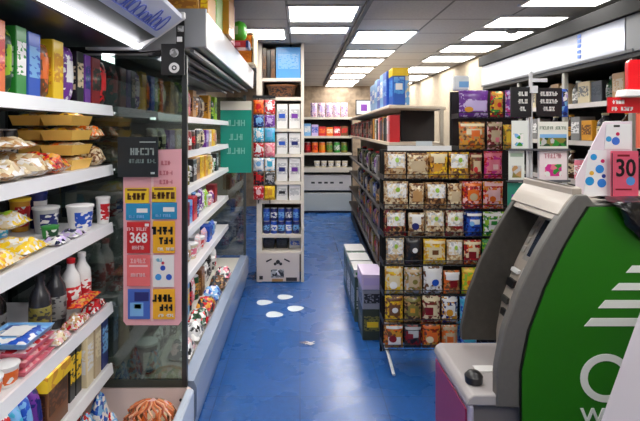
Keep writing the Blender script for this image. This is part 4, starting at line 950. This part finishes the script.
O('label', MB().grid(lambda u,v: pil(.2+.6*u,.55+.35*v,8*k3,28*k3,.04,1,.002), 4, 4), pr(('lilac','white','charcoal'),40), bt, smooth=True)
O('hook', MB().tube([(0,0,28*k3-.006),(0,.30,28*k3-.006)],.003,6), mat('lightgrey',.3,metal=.8), bt)

# ================================================================== CASH MACHINE
tabZ = [.30,.552,.732,.88,1.024,1.168,1.269,1.335,1.366]
tabX = [.735,.709,.709,.738,.792,.864,.925,.970,.997]
def xf(z, off=0.):
    if z <= tabZ[0]: return tabX[0]+off
    for i in range(len(tabZ)-1):
        if z <= tabZ[i+1]:
            t = (z-tabZ[i])/(tabZ[i+1]-tabZ[i]); return tabX[i]+(tabX[i+1]-tabX[i])*t+off
    return tabX[-1]+off
def prof(z0, z1, off, xr, n=26, top=0.):
    a = [(xf(z0+(z1-z0)*i/n)+off, z0+(z1-z0)*i/n) for i in range(n+1)]
    return a+[(1.035, z1), (1.06, min(z1,1.334)), (xr, min(z1,1.334)), (xr, z0)]
am = E('cash_machine', (1.0,1.8,0), 'grey curved cash machine with bright green side panel in the right foreground', 'cash machine')
def arel(mb):
    mb.v = [(x-1.0,y-1.8,z) for x,y,z in mb.v]; return mb
greyb = mat((104,101,97),.45,var=.05,vscale=60); beige_ = mat((176,165,153),.4,coat=.2); dk = mat((72,68,63),.5,var=.10,vscale=50)
Y0, Y1 = 1.80, 2.22
XR = 1.55
O('near_bezel', arel(MB().prism(prof(.60,1.366,0,XR),Y0,Y0+.045)), greyb, am, bevel=.004)
O('body', arel(MB().prism(prof(.62,1.30,.150,XR),Y0+.046,Y1-.031)), beige_, am)
O('far_wing', arel(MB().prism(prof(.68,1.366,0,XR),Y1-.03,Y1)), dk, am, bevel=.003)
O('top_cap', arel(MB().prism(prof(1.265,1.385,.006,XR,12),Y0+.046,Y1-.031)), beige_, am, bevel=.006)
cp = MB(); zs = [1.29+(1.389-1.29)*i/8 for i in range(9)]
cp.prism([(xf(z)-.004, z) for z in zs]+[(xf(z)+.03, z) for z in zs[::-1]], Y0+.02, Y1+.005)
cp.box(.995,1.036,Y0+.046,Y1+.003,1.3855,1.389)
O('hood_cover', arel(cp), beige_, am, bevel=.003)
gz0, gz1 = .36, 1.325
gp_ = [(xf(z)+.086-.012*max(0,(z-1.0)/.33), z) for z in [gz0+(gz1-gz0)*i/26 for i in range(27)]]
O('panel_seam', arel(MB().prism([(x-.007, z) for x, z in gp_]+[(XR-.02,gz1+.008),(XR-.02,gz0)],Y0-.006,Y0-.001)), mat((10,14,10),.5), am)
gpn = O('side_panel', arel(MB().prism(gp_+[(XR-.03,gz1),(XR-.03,gz0)],Y0-.012,Y0-.0065)), mat((34,116,8),.35,coat=.4,var=.04,vscale=3), am)
wl = mat((238,242,234),.4,coat=.2)
ka = 1.788/F
def ax(x): return (x-CX)*ka-1.0
def az(y): return EYE-(y-HY)*ka
for (x0t, x0b, x1, ya, yb) in ((632,626,668,265.5,272.5),(619,611.5,664,283,290),(605,598,662,300,308),(591,584,632+26,318,326)):
    O('logo_stripe', MB().prism([(ax(x0t),az(ya)),(ax(x1),az(ya)),(ax(x1-6),az(yb)),(ax(x0b),az(yb))],-.0145,-.0122), wl, am)
rg = MB(); n0 = 40; rg.v = []
for yy in (-.0145,-.0122):
    for rr in (26.0,18.6):
        for i in range(n0): rg.v.append((ax(606)+rr*ka*math.cos(2*PI*i/n0), yy, az(378)+rr*ka*.93*math.sin(2*PI*i/n0)))
for i in range(n0):
    j = (i+1) % n0
    rg.f += [[i,j,n0+j,n0+i],[2*n0+i,3*n0+i,3*n0+j,2*n0+j],[i,2*n0+i,2*n0+j,j],[n0+i,n0+j,3*n0+j,3*n0+i]]
O('logo_ring', rg, wl, am)
T('lettering', 'We', 23*ka, wl, am, (ax(598),-.0135,az(424)))
# recessed front face with screen, keys and slots (faces the aisle)
def face_piece(nm, y0, y1, z0, z1, m, out=.006, parent=am):
    s = MB(); za = [z0+(z1-z0)*i/4 for i in range(5)]
    s.prism([(xf(z)+.150-out, z) for z in za]+[(xf(z)+.152, z) for z in za[::-1]], y0, y1); return O(nm, arel(s), m, parent)
face_piece('screen_frame', 1.90, 2.14, 1.05, 1.24, mat((150,146,140),.4), .004)
face_piece('screen', 1.925, 2.115, 1.07, 1.22, mat((30,42,60),.15,coat=.6), .007)
for i in range(4):
    for j, yy in enumerate((1.865,2.150)): face_piece('screen_key', yy, yy+.025, 1.075+i*.037, 1.10+i*.037, mat((160,156,150),.4), .008)
pad = face_piece('keypad', 1.90, 2.10, .885, 1.02, mat((176,172,166),.4), .004)
for i in range(4):
    for j in range(4): face_piece('key', 1.915+j*.045, 1.948+j*.045, .895+i*.03, .918+i*.03, mat((96,96,98),.4), .010, am)
face_piece('card_slot', 2.115, 2.18, .93, .96, mat((24,24,26),.4), .012)
face_piece('receipt_slot', 2.115, 2.18, .99, 1.005, mat((235,235,235),.4), .012)
face_piece('cash_slot', 1.95, 2.16, .81, .835, mat((24,24,26),.4), .012)
face_piece('slot_light', 2.12, 2.18, .86, .885, mat((60,60,58),.4), .010)
# ledge and lower cabinet
O('ledge', arel(MB().prism([(.602,.600),(.610,.625),(.63,.64),(1.0,.64),(1.0,.60)],1.81,2.26)), mat((176,170,170),.4,coat=.3), am, bevel=.006, segs=2)
O('cabinet', arel(B(.632,1.5,1.86,2.24,.02,.599)), mat((160,152,146),.45), am, bevel=.006)
O('front_frame', arel(B(.612,.631,1.81,2.26,.02,.5995)), mat((190,184,204),.35,coat=.3), am, bevel=.006)
O('front_panel', arel(B(.605,.6115,1.83,2.235,.06,.580)), mat((160,30,78),.4,coat=.2), am, bevel=.002)
O('receipt', arel(B(.70,.78,1.98,2.03,.6405,.645)), mat('white',.5), am)
O('bin_flap', arel(MB().lathe([(.004,.641),(.032,.643),(.034,.668),(.022,.682),(.004,.686)],16,.66,1.90)), mat((34,32,34),.35), am, smooth=True)

# black bag draped over the cash machine
bg = E('plastic_bag', (1.266,1.83,1.336), 'crumpled black plastic bag hanging over the top edge of the cash machine', 'bag')
def crum(u, v):
    # v runs from the back of the top over the edge and down the green side
    x = (u-.5)*.36+.015*math.sin(v*5)+(.10*(1-min(1,u*1.6))*max(0,v-.4)); t = v
    nn = mnoise.noise(Vector((u*6,v*7,.3)))+.5*mnoise.noise(Vector((u*15,v*15,1.3)))
    if t < .4: y = .06-.12*(t/.4); z = .006+.014*math.sin(PI*t/.4)+.006*nn
    else:
        s_ = (t-.4)/.6; y = -.068-.02*math.sin(PI*s_)-.016*nn; z = .010-(.135-.20*max(0,.30-u)*1.2)*s_*(1 if u > .12 else u/.12*.5+.5)
    return (x+.012*nn, y, max(z, .002) if t < .4 else z)
O('bag_film', MB().grid(crum, 40, 30), mat((22,22,24),.28,coat=.6), bg, smooth=True)
so = MB(); so.grid(lambda u,v: (crum(u,v)[0]*.93, crum(u,v)[1]+.007, crum(u,v)[2]-.004 if v > .4 else max(.0012, crum(u,v)[2]-.003)), 20, 16)
O('bag_fold', so, mat((38,38,42),.3,coat=.5), bg, smooth=True)
O('bag_knot', MB().lathe([(.004,0),(.018,.004),(.010,.010),(.020,.016),(.022,.020)],10,.09,.03), mat((20,20,22),.3,coat=.5), bg, smooth=True)

# pale casing at the lower right corner
cz_ = E('machine', (.95,1.1,0), 'pale lilac-grey slanted casing at the bottom right corner, in front of the cash machine', 'machine')
def cx_(z): return .84+(.952-.84)*(z-.785)/(1.096-.785)-.95
sh = [(cx_(.35),.35),(cx_(1.20),1.20),(cx_(1.20)+.28,1.24),(cx_(1.20)+.55,1.20),(cx_(1.20)+.55,.0),(cx_(.35),.0)]
O('casing_shell', MB().prism(sh,.0,.30), mat((150,140,154),.45,var=.04), cz_, bevel=.012, segs=2)
O('edge_trim', MB().prism([(cx_(z)-a-.002, z) for z, a in ((.36,.012),(1.19,.012))]+[(cx_(z)-.003, z) for z in (1.19,.36)],.02,.28), mat((206,200,208),.35,coat=.3), cz_)
O('vent_panel', B(.08,.40,-.003,.001,.5,.8), mat((140,132,142),.5), cz_)

# ================================================================== COUNTER AND SIGNS BEHIND THE CASH MACHINE
ct = E('shop_counter', (1.85,2.45,0), 'shop counter hidden behind the cash machine carrying the red signs', 'counter')
O('counter_body', B(-.52,.10,0,.36,0,1.13), mat((70,66,70),.5), ct)
O('counter_top', B(-.54,.12,-.01,.37,1.131,1.16), mat((188,184,180),.4,coat=.3), ct, bevel=.004)
cy = 2.48; kc = cy/F
def cpx(x): return (x-CX)*kc
def cpz(y): return EYE-(y-HY)*kc
cy = 1.96; kc = cy/F; ZT = 1.336
hl = E('leaflet_holder', (cpx(600),cy,ZT), 'white leaflet holder with blue bubble leaflets on top of the cash machine', 'leaflet holder')
O('holder_back', MB().prism([(cpx(x)-cpx(600),cpz(y)-ZT) for x, y in ((576,197.3),(576,178),(604,122),(632,121),(632,197.3))],.0,.006), mat((236,222,232),.4,coat=.3), hl)
O('leaflet', MB().prism([(cpx(x)-cpx(600),cpz(y)-ZT) for x, y in ((604,149),(606,124),(630,124),(630,149))],-.004,-.001), mat((240,240,242),.4), hl)
O('leaflet', MB().prism([(cpx(x)-cpx(600),cpz(y)-ZT) for x, y in ((583,196),(588,150),(606,150),(606.5,197))],-.004,-.001), mat((240,240,244),.4), hl)
for (x, y, r_, c_) in ((608,139,2.8,(60,160,220)),(615,141,4.0,(70,120,220)),(617,134,1.8,(200,40,90)),(593,157,3.2,(40,150,220)),(599,169,4.2,(50,140,220)),(602,161,1.9,(210,50,110)),(589,181,4.4,(40,150,220)),(591,173,2.2,(230,180,60)),(601,183,4.4,(50,130,220)),(603,176,2.0,(20,60,150))):
    O('bubble', MB().tube([(cpx(x)-cpx(600),-.0055,cpz(y)-ZT),(cpx(x)-cpx(600),-.004,cpz(y)-ZT)],r_*kc,14), mat(c_,.35), hl)
O('small_mark', B(cpx(613)-cpx(600),cpx(619)-cpx(600),-.0055,-.004,cpz(127)-ZT,cpz(125)-ZT), mat('charcoal',.4), hl)
ps = E('price_sign', (cpx(620),cy-.03,ZT), 'pink price sign with large black 30 on top of the cash machine', 'sign')
w0 = lambda x: (x-620)*(cy-.03)/F
z0 = lambda y: EYE-(y-HY)*(cy-.03)/F-ZT
O('sign_sheet', B(w0(606),w0(633),-.003,.003,.0,z0(151)), mat((226,92,120),.4,coat=.3), ps)
T('figures', '30', .094, mat('black',.5), ps, (w0(620),-.004,z0(176)), squash=.85)
O('blue_mark', MB().tube([(w0(625),-.0045,z0(181)),(w0(625),-.003,z0(181))],0.017,14), mat((90,150,220),.4), ps)
O('caption', B(w0(610),w0(626),-.0045,-.003,z0(190),z0(188.5)), mat('darkred',.5), ps)
O('heading', B(w0(612),w0(624),-.0045,-.003,z0(156.5),z0(154.5)), mat('darkred',.5), ps)
O('side_strip', B(w0(606),w0(607),-.0045,-.003,.01,z0(153)), mat('black',.5), ps)
cy = 2.48; kc = cy/F
bkx = E('black_display', (cpx(637),cy-.02,1.161), 'black counter display with small pale prints at the right edge of view', 'display')
O('display_body', B(-.02,.09,0,.09,0,cpz(158)-1.161), mat((20,20,24),.5), bkx)
O('picture', B(-.01,.08,-.003,.0,.05,.13), pr(('charcoal','lilac','black','grey'),50), bkx)
# red sign unit on a post
ru = E('red_sign_unit', (cpx(634),cy+.16,1.161), 'rounded bright red sign above a white rail on a counter post', 'sign')
kk2 = (cy+.16)/F
ux = lambda x: (x-CX)*kk2-cpx(634)
uz = lambda y: EYE-(y-HY)*kk2-1.161
O('post', B(ux(648),ux(653),.03,.06,0,uz(70)), mat('lightgrey',.4), ru)
rp = [(ux(654),uz(91)),(ux(627),uz(91)),(ux(627),uz(66))]+[(ux(631)-4*kk2*math.cos(a),uz(64)+4*kk2*math.sin(a)) for a in (0,.5,1.0,1.57)]+[(ux(654),uz(59.5))]
O('red_panel', MB().prism(rp,-.01,.02), mat((226,18,32),.35,coat=.4), ru, bevel=.003)
O('white_rail', MB().prism([(ux(618),uz(97)),(ux(620),uz(90)),(ux(655),uz(91)),(ux(655),uz(96.5))],-.05,.03), mat((240,238,240),.35,coat=.3), ru, bevel=.003)
st = O('red_strip', B(ux(606.5),ux(655),-.012,-.002,uz(113),uz(97.5)), mat((206,22,32),.4,coat=.3), ru)
W('small_print', '4', 5.5*kk2, mat('white',.45), st, (ux(617),-.0135,uz(104)), bold=.26)
W('small_print', '24', 5.5*kk2, mat('white',.45), st, (ux(621),-.0135,uz(111)), bold=.26)
O('orange_strip', B(ux(634),ux(655),-.02,-.013,uz(148),uz(113.5)), mat((230,108,84),.4,coat=.3), ru)

# ================================================================== RIGHT-HAND DRINKS FRIDGE
RX, RY0, RY1 = 2.0, 2.3, 5.5
rf = E('drinks_fridge', (2.35,3.9,0), 'long drinks fridge with brushed metal header along the right wall', 'fridge')
O('back_panel', rel(rf, B(2.70,2.74,RY0,RY1,0,2.05)), mat((30,30,34),.5), rf)
O('base', rel(rf, B(2.05,2.70,RY0,RY1,0,.30)), mat((60,62,66),.5), rf)
O('header', rel(rf, B(RX,2.7,3.08,RY1,2.07,2.295)), mat((176,180,192),.2,metal=.55), rf, bevel=.003)
O('header_end', rel(rf, B(RX,2.7,RY0,3.07,2.07,2.295)), mat((120,122,126),.4,metal=.4), rf, bevel=.003)
O('header_trim', rel(rf, B(RX-.006,RX-.001,3.0,RY1,2.07,2.09)), mat((60,62,66),.4), rf)
O('black_beam', rel(rf, B(RX-.03,2.7,RY0,RY1+.02,2.297,2.395)), mat((10,10,12),.8), rf)
O('underside', rel(rf, B(RX+.01,2.69,RY0,RY1,2.04,2.069)), mat((20,20,22),.5), rf)
O('end_panel', rel(rf, B(2.02,2.7,RY1,RY1+.03,0,2.06)), mat((90,90,92),.5), rf)
for i, y_ in enumerate((5.47,4.64,3.84,3.06,2.33)): O('door_post', rel(rf, B(2.02,2.05,y_-.02,y_+.015,.301,2.035)), mat((168,166,156),.35,metal=.3), rf)
# blue dotted sticker on the header
for i, z_ in enumerate((2.27,2.235,2.20,2.16,2.125)): O('sticker_dot', rel(rf, B(RX-.004,RX-.0005,3.56,3.60,z_-.012,z_+.012)), mat((70,110,200),.4), rf)
SR = [.62,.92,1.22,1.52,1.80]
for z_ in SR:
    s = O('shelf', rel(rf, B(2.10,2.69,RY0+.03,RY1-.01,z_-.02,z_)), mat((90,88,86),.5), rf)
    O('price_strip', rel(rf, B(2.088,2.099,RY0+.03,RY1-.01,z_-.035,z_)), mat((214,206,200),.4), s)
def rline(z, specs, where, group, y0, y1, X=2.115, gap=.02):
    y = y0; i = 0
    while y < y1 and i < 20:
        w, h, c, lab, kd = specs[i % len(specs)]; w *= rng.uniform(.93,1.07)
        L_ = f'{wd(c)} and {wd(lab)} {kd}, {ordn(i)} {where}'
        if kd == 'carton': carton((X,y+w/2,z), w, .12, h, c, L_, group, -R90, lab)
        elif kd == 'bottle': bottle((X+w/2,y+w/2,z), w/2, h, c, L_, group, lab, cap=lab)
        else: can((X+w/2,y+w/2,z), w/2, h, c, L_, group, lab)
        y += w+gap; i += 1
rline(SR[4]+.001, [(.14,.16,'beige','tan','carton'),(.13,.18,'tan','beige','carton'),(.08,.17,'darkgreen','grey','bottle'),(.13,.15,'charcoal','black','carton'),(.15,.16,'cream','grey','carton'),(.09,.18,'grey','white','bottle')], 'from the front on the top shelf of the drinks fridge', 'stock on the top shelf of the drinks fridge', 3.10, 5.3)
rline(SR[3]+.001, [(.12,.18,'grey','white','carton'),(.09,.2,'darkbrown','gold','bottle'),(.13,.14,'white','lightgrey','carton'),(.10,.2,'charcoal','cream','bottle'),(.14,.15,'gold','brown','carton')], 'from the front on the second shelf of the drinks fridge', 'stock on the second shelf of the drinks fridge', 3.10, 4.9)
rline(SR[2]+.001, [(.10,.22,'darkred','pink','bottle'),(.10,.2,'black','palepink','bottle'),(.09,.15,'pink','white','can'),(.09,.22,'darkbrown','cream','bottle')], 'from the front on the third shelf of the drinks fridge', 'stock on the third shelf of the drinks fridge', 3.10, 4.4)
rline(SR[1]+.001, [(.09,.15,'charcoal','grey','can'),(.09,.2,'darkred','grey','bottle')], 'from the front on the fourth shelf of the drinks fridge', 'stock on the fourth shelf of the drinks fridge', 3.10, 4.0)

# world: a dim indoor ambient
w = bpy.data.worlds.new('world'); scene.world = w; w.use_nodes = True
w.node_tree.nodes['Background'].inputs[0].default_value = (.05,.05,.055,1)
w.node_tree.nodes['Background'].inputs[1].default_value = 1
